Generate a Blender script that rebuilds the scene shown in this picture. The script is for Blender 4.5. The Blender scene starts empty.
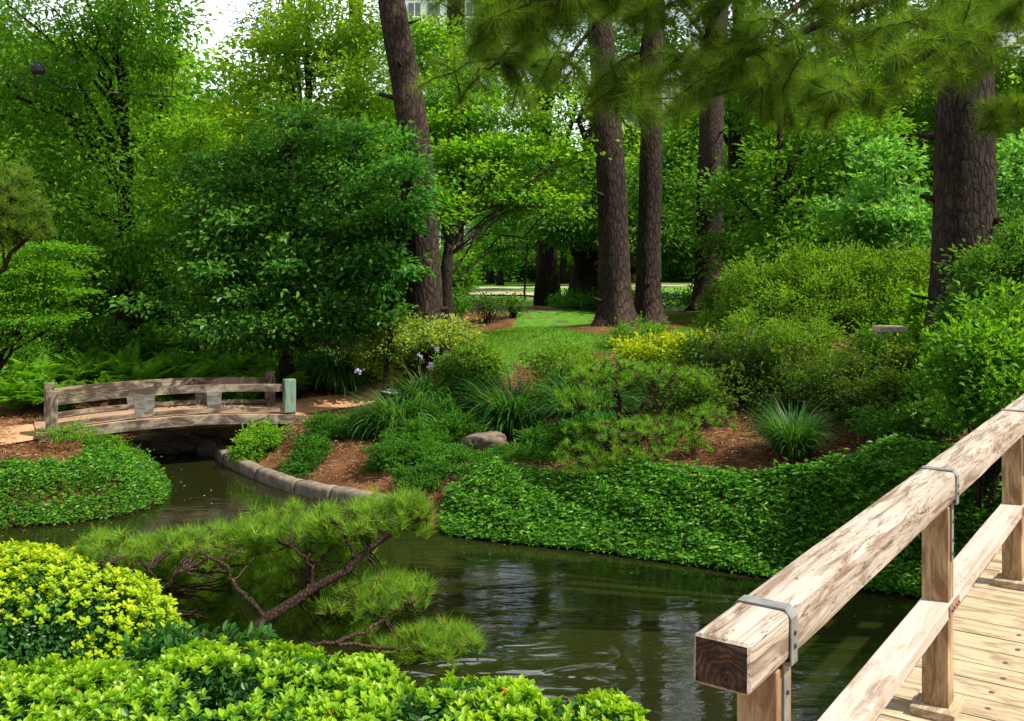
import bpy, math, random
import numpy as np
from mathutils import Vector, Matrix
R = math.radians
# ------------------------------------------------------------------ camera, sky, sun, exposure
EYE, F, HZ = 3.3, 1000.0, 262.0
scene = bpy.context.scene
COL = scene.collection
cd = bpy.data.cameras.new('camera'); cam = bpy.data.objects.new('camera', cd); COL.objects.link(cam)
cam.location = (0, 0, EYE); cam.rotation_euler = (R(90), 0, 0)
cd.sensor_width = 36; cd.lens = 36 * F / 1024; cd.shift_y = (HZ - 360.5) / 1024
cd.clip_start = 0.05; cd.clip_end = 3000
scene.camera = cam
SUN_EL, SUN_DIR = 52.0, (0.92, -0.34)          # towards the sun, from +x
w = bpy.data.worlds.new('World'); scene.world = w; w.use_nodes = True
nt = w.node_tree; bg = nt.nodes['Background']
sky = nt.nodes.new('ShaderNodeTexSky'); sky.sky_type = 'NISHITA'; sky.sun_disc = False
sky.sun_elevation = R(SUN_EL); sky.sun_rotation = math.atan2(SUN_DIR[0], SUN_DIR[1])
sky.dust_density = 2.0
tc = nt.nodes.new('ShaderNodeTexCoord'); nz = nt.nodes.new('ShaderNodeTexNoise')
nz.inputs['Scale'].default_value = 2.6; nz.inputs['Detail'].default_value = 7
cr = nt.nodes.new('ShaderNodeValToRGB'); cr.color_ramp.elements[0].position = 0.36; cr.color_ramp.elements[1].position = 0.56
mx = nt.nodes.new('ShaderNodeMixRGB'); mx.inputs[2].default_value = (6.0, 6.2, 6.5, 1)
nt.links.new(tc.outputs['Generated'], nz.inputs['Vector']); nt.links.new(nz.outputs['Fac'], cr.inputs['Fac'])
nt.links.new(cr.outputs['Color'], mx.inputs[0]); nt.links.new(sky.outputs[0], mx.inputs[1])
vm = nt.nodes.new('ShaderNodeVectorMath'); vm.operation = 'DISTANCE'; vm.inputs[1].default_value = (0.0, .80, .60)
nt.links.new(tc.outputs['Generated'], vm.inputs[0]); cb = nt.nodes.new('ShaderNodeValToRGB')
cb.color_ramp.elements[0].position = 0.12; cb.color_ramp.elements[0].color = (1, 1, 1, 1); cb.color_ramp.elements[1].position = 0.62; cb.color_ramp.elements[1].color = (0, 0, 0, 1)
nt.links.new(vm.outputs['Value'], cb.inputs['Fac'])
mc = nt.nodes.new('ShaderNodeMixRGB'); mc.inputs[1].default_value = (6.0, 6.2, 6.5, 1); mc.inputs[2].default_value = (38, 39, 41, 1)  # bright glow added to the sky ahead to lift the pond's reflections
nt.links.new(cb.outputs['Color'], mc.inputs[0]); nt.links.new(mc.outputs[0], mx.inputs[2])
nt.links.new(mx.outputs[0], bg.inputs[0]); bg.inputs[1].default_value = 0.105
sd = bpy.data.lights.new('sun', 'SUN'); sd.energy = 5.0; sd.angle = R(0.5); sd.color = (1.0, 0.95, 0.86)
sun = bpy.data.objects.new('sun', sd); COL.objects.link(sun); sun.location = (20, -7, 40)
_s = Vector((SUN_DIR[0], SUN_DIR[1], 0)).normalized() * math.cos(R(SUN_EL)); _s.z = math.sin(R(SUN_EL))
sun.rotation_euler = _s.to_track_quat('Z', 'Y').to_euler()
scene.view_settings.view_transform = 'Standard'; scene.view_settings.look = 'None'
scene.view_settings.exposure = 0.5; scene.view_settings.gamma = 1.0
scene.cycles.max_bounces = 6; scene.cycles.diffuse_bounces = 3; scene.cycles.glossy_bounces = 3
scene.cycles.transmission_bounces = 4; scene.cycles.transparent_max_bounces = 4
scene.cycles.use_denoising = True
scene.cycles.caustics_reflective = False; scene.cycles.caustics_refractive = False

def P(px, py, d): return np.array([(px - 512) * d / F, d, EYE - (py - HZ) * d / F])
def W(px, py): d = EYE * F / (py - HZ); return ((px - 512) * d / F, d)
rg = lambda s: np.random.default_rng(s)
def unit(v): return v / np.maximum(np.linalg.norm(v, axis=-1, keepdims=True), 1e-9)

# ------------------------------------------------------------------ object helpers
def tag(o, label=None, cat=None, group=None, kind=None):
    if label: o['label'] = label
    if cat: o['category'] = cat
    if group: o['group'] = group
    if kind: o['kind'] = kind
    return o
def empty(name, loc, label, cat, group=None, rz=0):
    o = bpy.data.objects.new(name, None); COL.objects.link(o); o.location = tuple(float(a) for a in loc)
    o.rotation_euler.z = rz; o.empty_display_size = 0.2
    return tag(o, label, cat, group)
def link(name, me, mat, parent=None, loc=None):
    o = bpy.data.objects.new(name, me); COL.objects.link(o)
    for m in (mat if isinstance(mat, (list, tuple)) else [mat]): me.materials.append(m)
    if parent is not None: o.parent = parent
    if loc is not None: o.location = tuple(float(a) for a in loc)
    return o
def np_mesh(name, V, Fs, rnd=None, smooth=False, midx=None):
    """V (n,3); Fs = list of int arrays (m,k)"""
    me = bpy.data.meshes.new(name)
    me.vertices.add(len(V)); me.vertices.foreach_set('co', np.ascontiguousarray(V, dtype=np.float32).ravel())
    Fs = [np.asarray(f) for f in Fs if len(f)]
    lv = np.concatenate([f.ravel() for f in Fs]).astype(np.int32)
    tot = np.concatenate([np.full(len(f), f.shape[1]) for f in Fs]).astype(np.int32)
    st = np.concatenate([[0], np.cumsum(tot)[:-1]]).astype(np.int32)
    me.loops.add(len(lv)); me.loops.foreach_set('vertex_index', lv)
    me.polygons.add(len(tot)); me.polygons.foreach_set('loop_start', st); me.polygons.foreach_set('loop_total', tot)
    me.polygons.foreach_set('use_smooth', np.full(len(tot), bool(smooth)))
    if midx is not None: me.polygons.foreach_set('material_index', np.asarray(midx, dtype=np.int32))
    if rnd is not None:
        a = me.attributes.new('rnd', 'FLOAT', 'POINT'); a.data.foreach_set('value', np.asarray(rnd, dtype=np.float32))
    me.update(calc_edges=True)
    return me
class Geo:
    """accumulates leaves, blades, tubes, boxes into one mesh"""
    def __init__(s): s.V = []; s.F = []; s.r = []; s.n = 0
    def add(s, V, Fs, r=None):
        V = np.asarray(V, float).reshape(-1, 3)
        for f in Fs:
            if len(f): s.F.append(np.asarray(f) + s.n)
        s.V.append(V); s.r.append(np.full(len(V), 0.5) if r is None else r); s.n += len(V)
    def mesh(s, name, smooth=False, origin=(0, 0, 0)):
        V = np.concatenate(s.V) - np.asarray(origin, float)
        return np_mesh(name, V, s.F, np.concatenate(s.r), smooth)
    def build(s, name, mat, parent=None, smooth=False, origin=(0, 0, 0)):
        return link(name, s.mesh(name, smooth, origin), mat, parent, None if parent is not None else origin)
    def leaves(s, c, ax, nm, L, wr=0.5, r=None, fold=0.18, shape=6):
        n = len(c); L = np.broadcast_to(L, (n,))[:, None]
        ax = unit(ax); sd = unit(np.cross(ax, nm)); up = np.cross(sd, ax)
        r = np.full(n, .5) if r is None else r
        if shape == 4:
            V = np.stack([c, c + ax * L * .45 + sd * L * wr * .5 + up * L * fold, c + ax * L, c + ax * L * .45 - sd * L * wr * .5 + up * L * fold], 1)
            b = np.arange(n)[:, None] * 4
            s.add(V.reshape(-1, 3), [np.concatenate([b + [0, 1, 2], b + [0, 2, 3]])], np.repeat(r, 4))
        else:
            tip = c + ax * L - up * L * .08
            V = np.stack([c, c + ax * L * .35 + sd * L * wr * .42 + up * L * fold, c + ax * L * .72 + sd * L * wr * .42 + up * L * fold * .8, tip,
                          c + ax * L * .72 - sd * L * wr * .42 + up * L * fold * .8, c + ax * L * .35 - sd * L * wr * .42 + up * L * fold], 1)
            b = np.arange(n)[:, None] * 6
            s.add(V.reshape(-1, 3), [np.concatenate([b + [0, 1, 2, 3], b + [0, 3, 4, 5]])], np.repeat(r, 6))
    def needles(s, c, d, L, wd, r=None, rng=None):
        n = len(c); d = unit(d); q = unit(np.cross(d, rng.normal(size=(n, 3)))); L = np.broadcast_to(L, (n,))[:, None]
        dr = c + d * L; dr[:, 2] -= (L[:, 0] ** 2) * .4
        V = np.stack([c - q * wd / 2, c + q * wd / 2, dr], 1); b = np.arange(n)[:, None] * 3
        s.add(V.reshape(-1, 3), [b + [0, 1, 2]], np.repeat(np.full(n, .5) if r is None else r, 3))
    def blades(s, c, d, h, wd, droop, r=None, seg=5):
        """arching strap leaves: base c, horizontal dir d, length h, bend"""
        n = len(c); t = np.linspace(0, 1, seg + 1)
        d = unit(d); sd = np.stack([-d[:, 1], d[:, 0], np.zeros(n)], 1)
        th0 = (np.pi / 2 - np.random.default_rng(n).uniform(.05, .5, n)); ang = th0[:, None] - droop[:, None] * t[None] ** 1.3
        dx = np.cumsum(np.cos(ang), 1) / seg * h[:, None]; dz = np.cumsum(np.sin(ang), 1) / seg * h[:, None]
        mid = c[:, None] + d[:, None] * dx[..., None]; mid = mid.copy(); mid[..., 2] += dz
        wt = (wd * np.minimum(1, (1 - t) * 2.2 + .08))[None, :, None] * .5
        V = np.stack([mid - sd[:, None] * wt, mid + sd[:, None] * wt], 2).reshape(n, -1, 3)
        k = 2 * (seg + 1); b = np.arange(n)[:, None] * k
        fs = [b + [2 * i, 2 * i + 1, 2 * i + 3, 2 * i + 2] for i in range(seg)]
        s.add(V.reshape(-1, 3), [np.concatenate(fs)], np.repeat(np.full(n, .5) if r is None else r, k))
    def tube(s, pts, rad, sides=8, noise=0, seed=0, cap=True, mul=None, sq=1.0):
        pts = np.asarray(pts, float); m = len(pts); rad = np.broadcast_to(rad, (m,)); rng = rg(seed)
        tan = unit(np.gradient(pts, axis=0)); ref = np.array([0, 1, 0.1]) if abs(tan[0][2]) > .6 else np.array([0, 0, 1.])
        a = unit(np.cross(tan, ref)); bb = np.cross(tan, a); th = np.linspace(0, 2 * np.pi, sides, endpoint=False)
        nr = 1 + noise * rng.normal(size=(m, sides))
        if mul is not None: nr = nr * mul
        C_ = np.sign(np.cos(th)) * np.abs(np.cos(th)) ** sq; S_ = np.sign(np.sin(th)) * np.abs(np.sin(th)) ** sq
        V = pts[:, None] + (a[:, None] * C_[None, :, None] + bb[:, None] * S_[None, :, None]) * (rad[:, None] * nr)[..., None]
        i = np.arange(m - 1)[:, None] * sides; j = np.arange(sides)[None]; j2 = (j + 1) % sides
        f = np.stack([i + j, i + j2, i + sides + j2, i + sides + j], -1).reshape(-1, 4)
        s.add(V.reshape(-1, 3), [f] + ([np.arange(sides)[None, ::-1], (m - 1) * sides + np.arange(sides)[None]] if cap else []))
    def box(s, c, h, rot=None, taper=1.0):
        q = np.array([[-1, -1, -1], [1, -1, -1], [1, 1, -1], [-1, 1, -1], [-1, -1, 1], [1, -1, 1], [1, 1, 1], [-1, 1, 1]], float)
        q[4:, :2] *= taper
        q = q * np.asarray(h, float)
        if rot is not None: q = q @ np.array(rot).T
        s.add(q + np.asarray(c, float), [np.array([[0, 3, 2, 1], [4, 5, 6, 7], [0, 1, 5, 4], [1, 2, 6, 5], [2, 3, 7, 6], [3, 0, 4, 7]])])
def bezier(a, b, n=8, sag=0.0, wob=0.0, seed=0):
    rng = rg(seed); t = np.linspace(0, 1, n)[:, None]; a = np.asarray(a, float); b = np.asarray(b, float)
    p = a + (b - a) * t; p[:, 2] += (4 * sag * t * (1 - t))[:, 0]
    k = rng.normal(size=(n, 3)) * wob; k[0] = 0; k[-1] = 0
    return p + k
def smoothp(pts, n=20):
    pts = np.asarray(pts, float); t = np.linspace(0, len(pts) - 1, n); i = np.clip(t.astype(int), 0, len(pts) - 2); f = (t - i)[:, None]
    p0 = pts[np.maximum(i - 1, 0)]; p1 = pts[i]; p2 = pts[i + 1]; p3 = pts[np.minimum(i + 2, len(pts) - 1)]
    return .5 * (2 * p1 + (p2 - p0) * f + (2 * p0 - 5 * p1 + 4 * p2 - p3) * f ** 2 + (3 * p1 - p0 - 3 * p2 + p3) * f ** 3)
def bevel_box(name, size, mat, parent, loc, bev=0.004, rot=(0, 0, 0), midx_end=None, cuts=0, wob=0, seed=0):
    import bmesh
    bm = bmesh.new(); bmesh.ops.create_cube(bm, size=1.0)
    bmesh.ops.scale(bm, vec=size, verts=bm.verts)
    if cuts:
        es = [e for e in bm.edges if abs((e.verts[0].co - e.verts[1].co).normalized().x) > .9]
        bmesh.ops.subdivide_edges(bm, edges=es, cuts=cuts, use_grid_fill=True)
    if bev: bmesh.ops.bevel(bm, geom=[e for e in bm.edges if e.calc_face_angle(0) > 1], offset=bev, segments=3, affect='EDGES', profile=.6)
    if wob:
        rr = random.Random(seed)
        for v in bm.verts: v.co += Vector((0, rr.gauss(0, wob), rr.gauss(0, wob)))
    me = bpy.data.meshes.new(name); bm.to_mesh(me); bm.free()
    if midx_end is not None:
        for p in me.polygons:
            if abs(p.normal.x) > .85: p.material_index = midx_end
    o = link(name, me, mat, parent, loc); o.rotation_euler = rot
    return o

# ------------------------------------------------------------------ materials
def newmat(name):
    m = bpy.data.materials.new(name); m.use_nodes = True
    return m, m.node_tree, m.node_tree.nodes['Principled BSDF']
def ramp(nt, stops):
    r = nt.nodes.new('ShaderNodeValToRGB'); e = r.color_ramp.elements
    while len(e) < len(stops): e.new(0.5)
    for k, (p, c) in enumerate(stops): e[k].position = p; e[k].color = (*c, 1)
    return r
def noise(nt, scale, detail=4, vec=None, dist=0, rough=.55):
    n = nt.nodes.new('ShaderNodeTexNoise'); n.inputs['Scale'].default_value = scale; n.inputs['Detail'].default_value = detail
    n.inputs['Distortion'].default_value = dist; n.inputs['Roughness'].default_value = rough
    if vec is not None: nt.links.new(vec, n.inputs['Vector'])
    return n
def mapped(nt, scale, which='Object', loc=(0, 0, 0)):
    t = nt.nodes.new('ShaderNodeTexCoord'); m = nt.nodes.new('ShaderNodeMapping'); m.inputs['Scale'].default_value = scale
    m.inputs['Location'].default_value = loc
    nt.links.new(t.outputs[which], m.inputs['Vector']); return m.outputs[0]
def bump(nt, b, h, strength=.5, dist=.02):
    n = nt.nodes.new('ShaderNodeBump'); n.inputs['Strength'].default_value = strength; n.inputs['Distance'].default_value = dist
    nt.links.new(h, n.inputs['Height']); nt.links.new(n.outputs[0], b.inputs['Normal']); return n
def mixc(nt, f, a, b, mode='MIX'):
    m = nt.nodes.new('ShaderNodeMixRGB'); m.blend_type = mode
    for s, v in ((0, f), (1, a), (2, b)):
        if hasattr(v, 'default_value') or hasattr(v, 'is_linked'): nt.links.new(v, m.inputs[s])
        else: m.inputs[s].default_value = v if s == 0 else (*v, 1)
    return m.outputs[0]
def leafmat(name, stops, transl=.35, rough=.42, spec=.4, tcol=None):
    spec *= .45; rough = min(.6, rough + .1); transl = min(.5, transl + .08)
    m, nt, b = newmat(name)
    stops = [(p, (c[0] * 1.15 + .001, c[1] * 1.06 + .001, c[2] * 1.1 + .001)) for p, c in stops]
    a = nt.nodes.new('ShaderNodeAttribute'); a.attribute_name = 'rnd'
    r = ramp(nt, stops); nt.links.new(a.outputs['Fac'], r.inputs['Fac'])
    nt.links.new(r.outputs[0], b.inputs['Base Color']); b.inputs['Roughness'].default_value = rough
    b.inputs['Specular IOR Level'].default_value = spec
    t = nt.nodes.new('ShaderNodeBsdfTranslucent'); c2 = mixc(nt, 1.0, r.outputs[0], tcol or (1.9, 1.8, .4), 'MULTIPLY')
    nt.links.new(c2, t.inputs['Color'])
    x = nt.nodes.new('ShaderNodeMixShader'); x.inputs[0].default_value = transl
    nt.links.new(b.outputs[0], x.inputs[1]); nt.links.new(t.outputs[0], x.inputs[2])
    nt.links.new(x.outputs[0], nt.nodes['Material Output'].inputs[0])
    return m
G = {}
G['mid'] = leafmat('leaf_mid_green', [(0, (0.03, 0.091, 0.0118)), (0.5, (0.0755, 0.221, 0.0196)), (1, (0.186, 0.403, 0.03))])
G['bright'] = leafmat('leaf_bright_green', [(0, (0.046, 0.132, 0.0136)), (0.5, (0.118, 0.3, 0.022)), (1, (0.256, 0.48, 0.04))], .42)
G['yellowgreen'] = leafmat('leaf_yellow_green', [(0, (0.064, 0.156, 0.016)), (0.5, (0.184, 0.36, 0.028)), (1, (0.388, 0.552, 0.064))], .45)
G['dark'] = leafmat('leaf_dark_glossy', [(0, (0.0178, 0.0633, 0.012)), (0.5, (0.0477, 0.161, 0.0178)), (1, (0.1995, 0.414, 0.05))], .3, .3, .55, (1.3, 1.7, .7))
G['deep'] = leafmat('leaf_deep_shade_tree', [(0, (0.0229, 0.0675, 0.0121)), (0.5, (0.0526, 0.162, 0.0175)), (1, (0.1255, 0.297, 0.031))], .3)
G['cool'] = leafmat('leaf_cool_green', [(0, (0.022, 0.084, 0.0136)), (0.5, (0.058, 0.204, 0.022)), (1, (0.148, 0.372, 0.046))], .3, .32, .5, (1.3, 1.6, .7))
G['cover'] = leafmat('leaf_groundcover', [(0, (.012, .06, .006)), (.5, (.055, .185, .012)), (.9, (.14, .37, .025)), (1, (.38, .52, .08))], .26, .3, .5, (1.3, 1.6, .7))
G['hedge'] = leafmat('leaf_clipped_hedge', [(0, (.055, .17, .008)), (.5, (.165, .36, .015)), (.985, (.37, .53, .035)), (.993, (.6, .13, .02)), (1, (.65, .10, .03))], .32, .27, .55)
G['gold'] = leafmat('leaf_golden_shoots', [(0, (.10, .27, .008)), (.5, (.28, .46, .010)), (1, (.56, .66, .02))], .35, .35, .4, (1.4, 1.3, .5))
G['inner'] = leafmat('leaf_old_green', [(0, (.01, .05, .008)), (.6, (.03, .12, .015)), (1, (.08, .22, .05))], .2, .25, .6)
G['strap'] = leafmat('leaf_strap', [(0, (.012, .06, .012)), (.5, (.03, .125, .02)), (.95, (.08, .24, .03)), (1, (.25, .28, .08))], .25, .35, .4)
G['fern'] = leafmat('leaf_fern', [(0, (.035, .12, .006)), (.5, (.10, .28, .012)), (1, (.22, .46, .03))], .42)
G['feather'] = leafmat('leaf_feathery_bush', [(0, (.035, .10, .010)), (.5, (.10, .22, .022)), (.95, (.21, .37, .045)), (1, (.38, .40, .2))], .38)
G['olive'] = leafmat('leaf_olive_bush', [(0, (.015, .05, .008)), (.5, (.05, .12, .015)), (.93, (.12, .20, .03)), (1, (.35, .32, .06))], .3)
G['juniper'] = leafmat('leaf_juniper', [(0, (.015, .07, .01)), (.5, (.045, .17, .018)), (1, (.12, .31, .03))], .25, .5, .25)
G['varieg'] = leafmat('leaf_variegated', [(0, (.05, .14, .015)), (.5, (.16, .29, .035)), (1, (.50, .52, .18))], .35)
G['yellow'] = leafmat('leaf_yellow_bush', [(0, (.06, .14, .012)), (.5, (.22, .34, .015)), (1, (.52, .58, .03))], .35)
G['red'] = leafmat('leaf_russet_bush', [(0, (.03, .05, .015)), (.5, (.09, .10, .03)), (1, (.26, .15, .07))], .3)
G['needle'] = leafmat('needles', [(0, (.05, .135, .012)), (.5, (.125, .285, .02)), (.96, (.28, .45, .05)), (1, (.38, .18, .06))], .25, .42, .4)
G['light'] = leafmat('leaf_light_green', [(0, (.03, .10, .008)), (.5, (.085, .24, .02)), (1, (.2, .42, .045))], .4)
G['needle_mid'] = leafmat('needles_little_pine', [(0, (.05, .16, .01)), (.5, (.13, .33, .02)), (.99, (.25, .48, .04)), (1, (.22, .25, .05))], .25, .42, .4)
G['needle_dark'] = leafmat('needles_shaded_tree', [(0, (.02, .055, .012)), (.5, (.05, .11, .02)), (1, (.10, .18, .035))], .25, .5, .3)
G['bough'] = leafmat('needles_long', [(0, (.04, .10, .01)), (.5, (.10, .21, .02)), (1, (.20, .34, .04))], .35, .45, .3)
G['cool2'] = leafmat('leaf_sunlit_cool', [(0, (.04, .14, .02)), (.5, (.12, .31, .05)), (1, (.28, .50, .12))], .38, .4, .4, (1.4, 1.6, .7))
G['bright2'] = leafmat('leaf_lime_maple', [(0, (.03, .11, .01)), (.5, (.09, .26, .015)), (1, (.20, .41, .03))], .45)
G['grass'] = leafmat('grass_blades', [(0, (.04, .12, .01)), (.5, (.09, .24, .015)), (1, (.19, .36, .03))], .3)

def barkmat(name, plate, crev, sc=7.0, zs=.42, strength=1.0, red=None):
    m, nt, b = newmat(name)
    v = mapped(nt, (sc, sc, sc * zs)); n0 = noise(nt, 2.0, 3, v)
    vv = mixc(nt, .8, v, n0.outputs['Color'], 'ADD')
    vo = nt.nodes.new('ShaderNodeTexVoronoi'); vo.feature = 'DISTANCE_TO_EDGE'; nt.links.new(vv, vo.inputs['Vector'])
    vo.inputs['Scale'].default_value = 1.0
    v2 = nt.nodes.new('ShaderNodeTexVoronoi'); nt.links.new(vv, v2.inputs['Vector']); v2.inputs['Scale'].default_value = 1.0
    r = ramp(nt, [(0.0, crev), (.08, tuple(p * .55 for p in plate)), (.42, plate)]); nt.links.new(vo.outputs['Distance'], r.inputs[0])
    n = noise(nt, 5, 6, v); r2 = ramp(nt, [(.3, (.45, .42, .40)), (.7, (1.45, 1.4, 1.4))]); nt.links.new(n.outputs['Fac'], r2.inputs[0])
    c = mixc(nt, 1, r.outputs[0], r2.outputs[0], 'MULTIPLY')
    hsv = nt.nodes.new('ShaderNodeSeparateColor'); nt.links.new(v2.outputs['Color'], hsv.inputs[0])
    c = mixc(nt, hsv.outputs[0], c, mixc(nt, 1, c, red or (1.06, .94, .85), 'MULTIPLY'))
    big = noise(nt, .9, 3, mapped(nt, (1.2, 1.2, .5))); rb = ramp(nt, [(.35, (.6, .62, .62)), (.65, (1.28, 1.2, 1.12))]); nt.links.new(big.outputs['Fac'], rb.inputs[0]); c = mixc(nt, 1, c, rb.outputs[0], 'MULTIPLY')
    nt.links.new(c, b.inputs['Base Color']); b.inputs['Roughness'].default_value = .9; b.inputs['Specular IOR Level'].default_value = .15
    r3 = ramp(nt, [(0, (0, 0, 0)), (.22, (1, 1, 1))]); nt.links.new(vo.outputs['Distance'], r3.inputs[0])
    h = mixc(nt, .25, r3.outputs[0], n.outputs['Fac'])
    bump(nt, b, h, strength, .03); return m
G['pine_bark'] = barkmat('pine_bark', (.082, .066, .052), (.018, .014, .011), 13, .32, .7)
G['pine_bark_far'] = barkmat('pine_bark_far', (.085, .068, .058), (.025, .019, .016), 18, .4, .6)
G['bark'] = barkmat('dark_bark', (.06, .045, .035), (.012, .009, .007), 16, .25, .5)
G['twig'] = barkmat('niwaki_bark', (.12, .08, .06), (.03, .02, .015), 60, .4, .6)

def woodmat(name, base, worn, dark, wornamt=.5, grain=1.0, crack=.5, seed=0, pw=(2.6, 9, 9), ck=16):
    m, nt, b = newmat(name)
    v = mapped(nt, (1.4, 34 * grain, 34 * grain), loc=(seed * 3.1, seed, 0)); g = noise(nt, 1.0, 6, v, .6, .6)
    v2 = mapped(nt, pw, loc=(seed, 0, seed)); p = noise(nt, 1.3, 7, v2, .9, .66)
    rg_ = ramp(nt, [(.28, dark), (.5, base), (.75, tuple(min(1, q * 1.18) for q in base))]); nt.links.new(g.outputs['Fac'], rg_.inputs[0])
    rp = ramp(nt, [(wornamt - .06, (0, 0, 0)), (wornamt + .10, (1, 1, 1))]); nt.links.new(p.outputs['Fac'], rp.inputs[0])
    wn = ramp(nt, [(.25, tuple(q * .6 for q in worn)), (.7, worn)]); nt.links.new(g.outputs['Fac'], wn.inputs[0])
    c = mixc(nt, rp.outputs[0], rg_.outputs[0], wn.outputs[0])
    v3 = mapped(nt, (1.0, ck, ck), loc=(0, seed * 2, 1)); k = noise(nt, 1.6, 3, v3, 1.5)
    mt = nt.nodes.new('ShaderNodeMath'); mt.operation = 'SUBTRACT'; nt.links.new(k.outputs['Fac'], mt.inputs[0]); mt.inputs[1].default_value = .5
    ab = nt.nodes.new('ShaderNodeMath'); ab.operation = 'ABSOLUTE'; nt.links.new(mt.outputs[0], ab.inputs[0])
    rk = ramp(nt, [(0, (crack,) * 3), (.012, (0, 0, 0))]); nt.links.new(ab.outputs[0], rk.inputs[0])
    c = mixc(nt, rk.outputs[0], c, (.05, .025, .015))
    nt.links.new(c, b.inputs['Base Color']); b.inputs['Roughness'].default_value = .72; b.inputs['Specular IOR Level'].default_value = .25
    h = mixc(nt, rk.outputs[0], g.outputs['Fac'], (0, 0, 0)); h = mixc(nt, .35, h, rp.outputs[0])
    bump(nt, b, h, .55, .004); return m
G['rail_wood'] = woodmat('bleached_timber', (.455, .385, .31), (.255, .175, .115), (.30, .23, .17), .52, 1.5, 1.0, 0, (2.2, 19, 19))
G['lower_wood'] = woodmat('pale_timber', (.52, .435, .36), (.36, .26, .18), (.38, .28, .21), .6, 1, .3, 3)
G['post_wood'] = woodmat('post_timber', (.50, .36, .20), (.27, .16, .08), (.20, .11, .055), .50, 1.3, .3, 5)
G['deck_wood'] = woodmat('deck_timber', (.50, .395, .245), (.33, .24, .15), (.30, .215, .125), .52, 1.2, .5, 8)
G['old_wood'] = woodmat('old_grey_timber', (.34, .275, .20), (.10, .07, .05), (.14, .105, .075), .46, .6, .6, 11, (2.2, 4, 4), 5)
G['sandy_deck'] = woodmat('sandy_old_planks', (.42, .26, .14), (.24, .17, .11), (.25, .16, .10), .5, 1.0, .4, 21)
G['pale_old_wood'] = woodmat('silvered_timber', (.20, .195, .175), (.10, .08, .06), (.10, .092, .08), .52, .6, .6, 13, (2.2, 5, 5), 5)
G['green_paint'] = woodmat('faded_green_paint', (.19, .30, .215), (.15, .17, .12), (.14, .22, .16), .56, 1.0, .4, 15)
def endmat():
    m, nt, b = newmat('dark_end_grain')
    v = mapped(nt, (1, 26, 30), loc=(0, .35, .9)); wv = nt.nodes.new('ShaderNodeTexWave'); wv.wave_type = 'RINGS'; wv.rings_direction = 'X'
    wv.inputs['Scale'].default_value = .9; wv.inputs['Distortion'].default_value = 9; wv.inputs['Detail'].default_value = 4
    wv.inputs['Detail Scale'].default_value = 1.5
    nt.links.new(v, wv.inputs['Vector']); n = noise(nt, 1.6, 6, v)
    r = ramp(nt, [(0, (.035, .015, .009)), (.6, (.06, .028, .017)), (1, (.10, .052, .03))]); nt.links.new(wv.outputs[0], r.inputs[0])
    r2 = ramp(nt, [(.35, (.25, .25, .25)), (.68, (1.7, 1.6, 1.5))]); nt.links.new(n.outputs['Fac'], r2.inputs[0])
    nt.links.new(mixc(nt, 1, r.outputs[0], r2.outputs[0], 'MULTIPLY'), b.inputs['Base Color']); b.inputs['Roughness'].default_value = .85
    bump(nt, b, mixc(nt, .5, wv.outputs[0], n.outputs['Fac']), .8, .004); return m
G['end_grain'] = endmat()
def simple(name, c, rough=.6, metal=0, nscale=8, var=.35, bs=.3, spec=.5):
    m, nt, b = newmat(name); v = mapped(nt, (1, 1, 1)); n = noise(nt, nscale, 7, v)
    r = ramp(nt, [(.3, tuple(q * (1 - var) for q in c)), (.7, tuple(min(1, q * (1 + var)) for q in c))])
    nt.links.new(n.outputs['Fac'], r.inputs[0]); nt.links.new(r.outputs[0], b.inputs['Base Color'])
    b.inputs['Roughness'].default_value = rough; b.inputs['Metallic'].default_value = metal; b.inputs['Specular IOR Level'].default_value = spec
    bump(nt, b, n.outputs['Fac'], bs, .02); return m
def rustmat():
    m, nt, b = newmat('galvanised_strap'); v = mapped(nt, (1, 1, 1)); n = noise(nt, 28, 6, v)
    r = ramp(nt, [(.42, (.19, .195, .185)), (.60, (.27, .27, .25)), (.72, (.32, .18, .11))])
    nt.links.new(n.outputs['Fac'], r.inputs[0]); nt.links.new(r.outputs[0], b.inputs['Base Color'])
    b.inputs['Metallic'].default_value = .35; b.inputs['Roughness'].default_value = .6; return m
G['strap_metal'] = rustmat()
G['rust'] = simple('rusty_plate', (.34, .19, .13), .75, .2, 30, .4, .2)
G['screw'] = simple('screw_steel', (.30, .29, .27), .4, .8, 30)
G['stone'] = simple('grey_brown_rock', (.15, .112, .08), .9, 0, 9, .6, 1.0)
G['dark_stone'] = simple('shade_dark_stone', (.085, .058, .042), .7, 0, 8, .6, 1.0)  # ledge stone with the gloom under the bridge put into its colour
G['pale_stone'] = simple('pale_rock', (.42, .42, .40), .85, 0, 6, .35, .8)
G['edging'] = simple('weathered_concrete', (.20, .155, .11), .9, 0, 7, .5, .9)
G['bench_stone'] = simple('pinkish_concrete', (.52, .40, .31), .85, 0, 12, .25, .4)
G['building'] = simple('white_render', (.74, .75, .76), .8, 0, .3, .06, .1)
G['glass'] = simple('dark_window_glass', (.10, .13, .16), .15, 0, .5, .3, 0)
G['flower'] = simple('lilac_petals', (.55, .47, .72), .6, 0, 20, .2, .1)
G['lamp_dark'] = simple('dark_grey_housing', (.028, .028, .034), .5, .2, 10)

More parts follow.
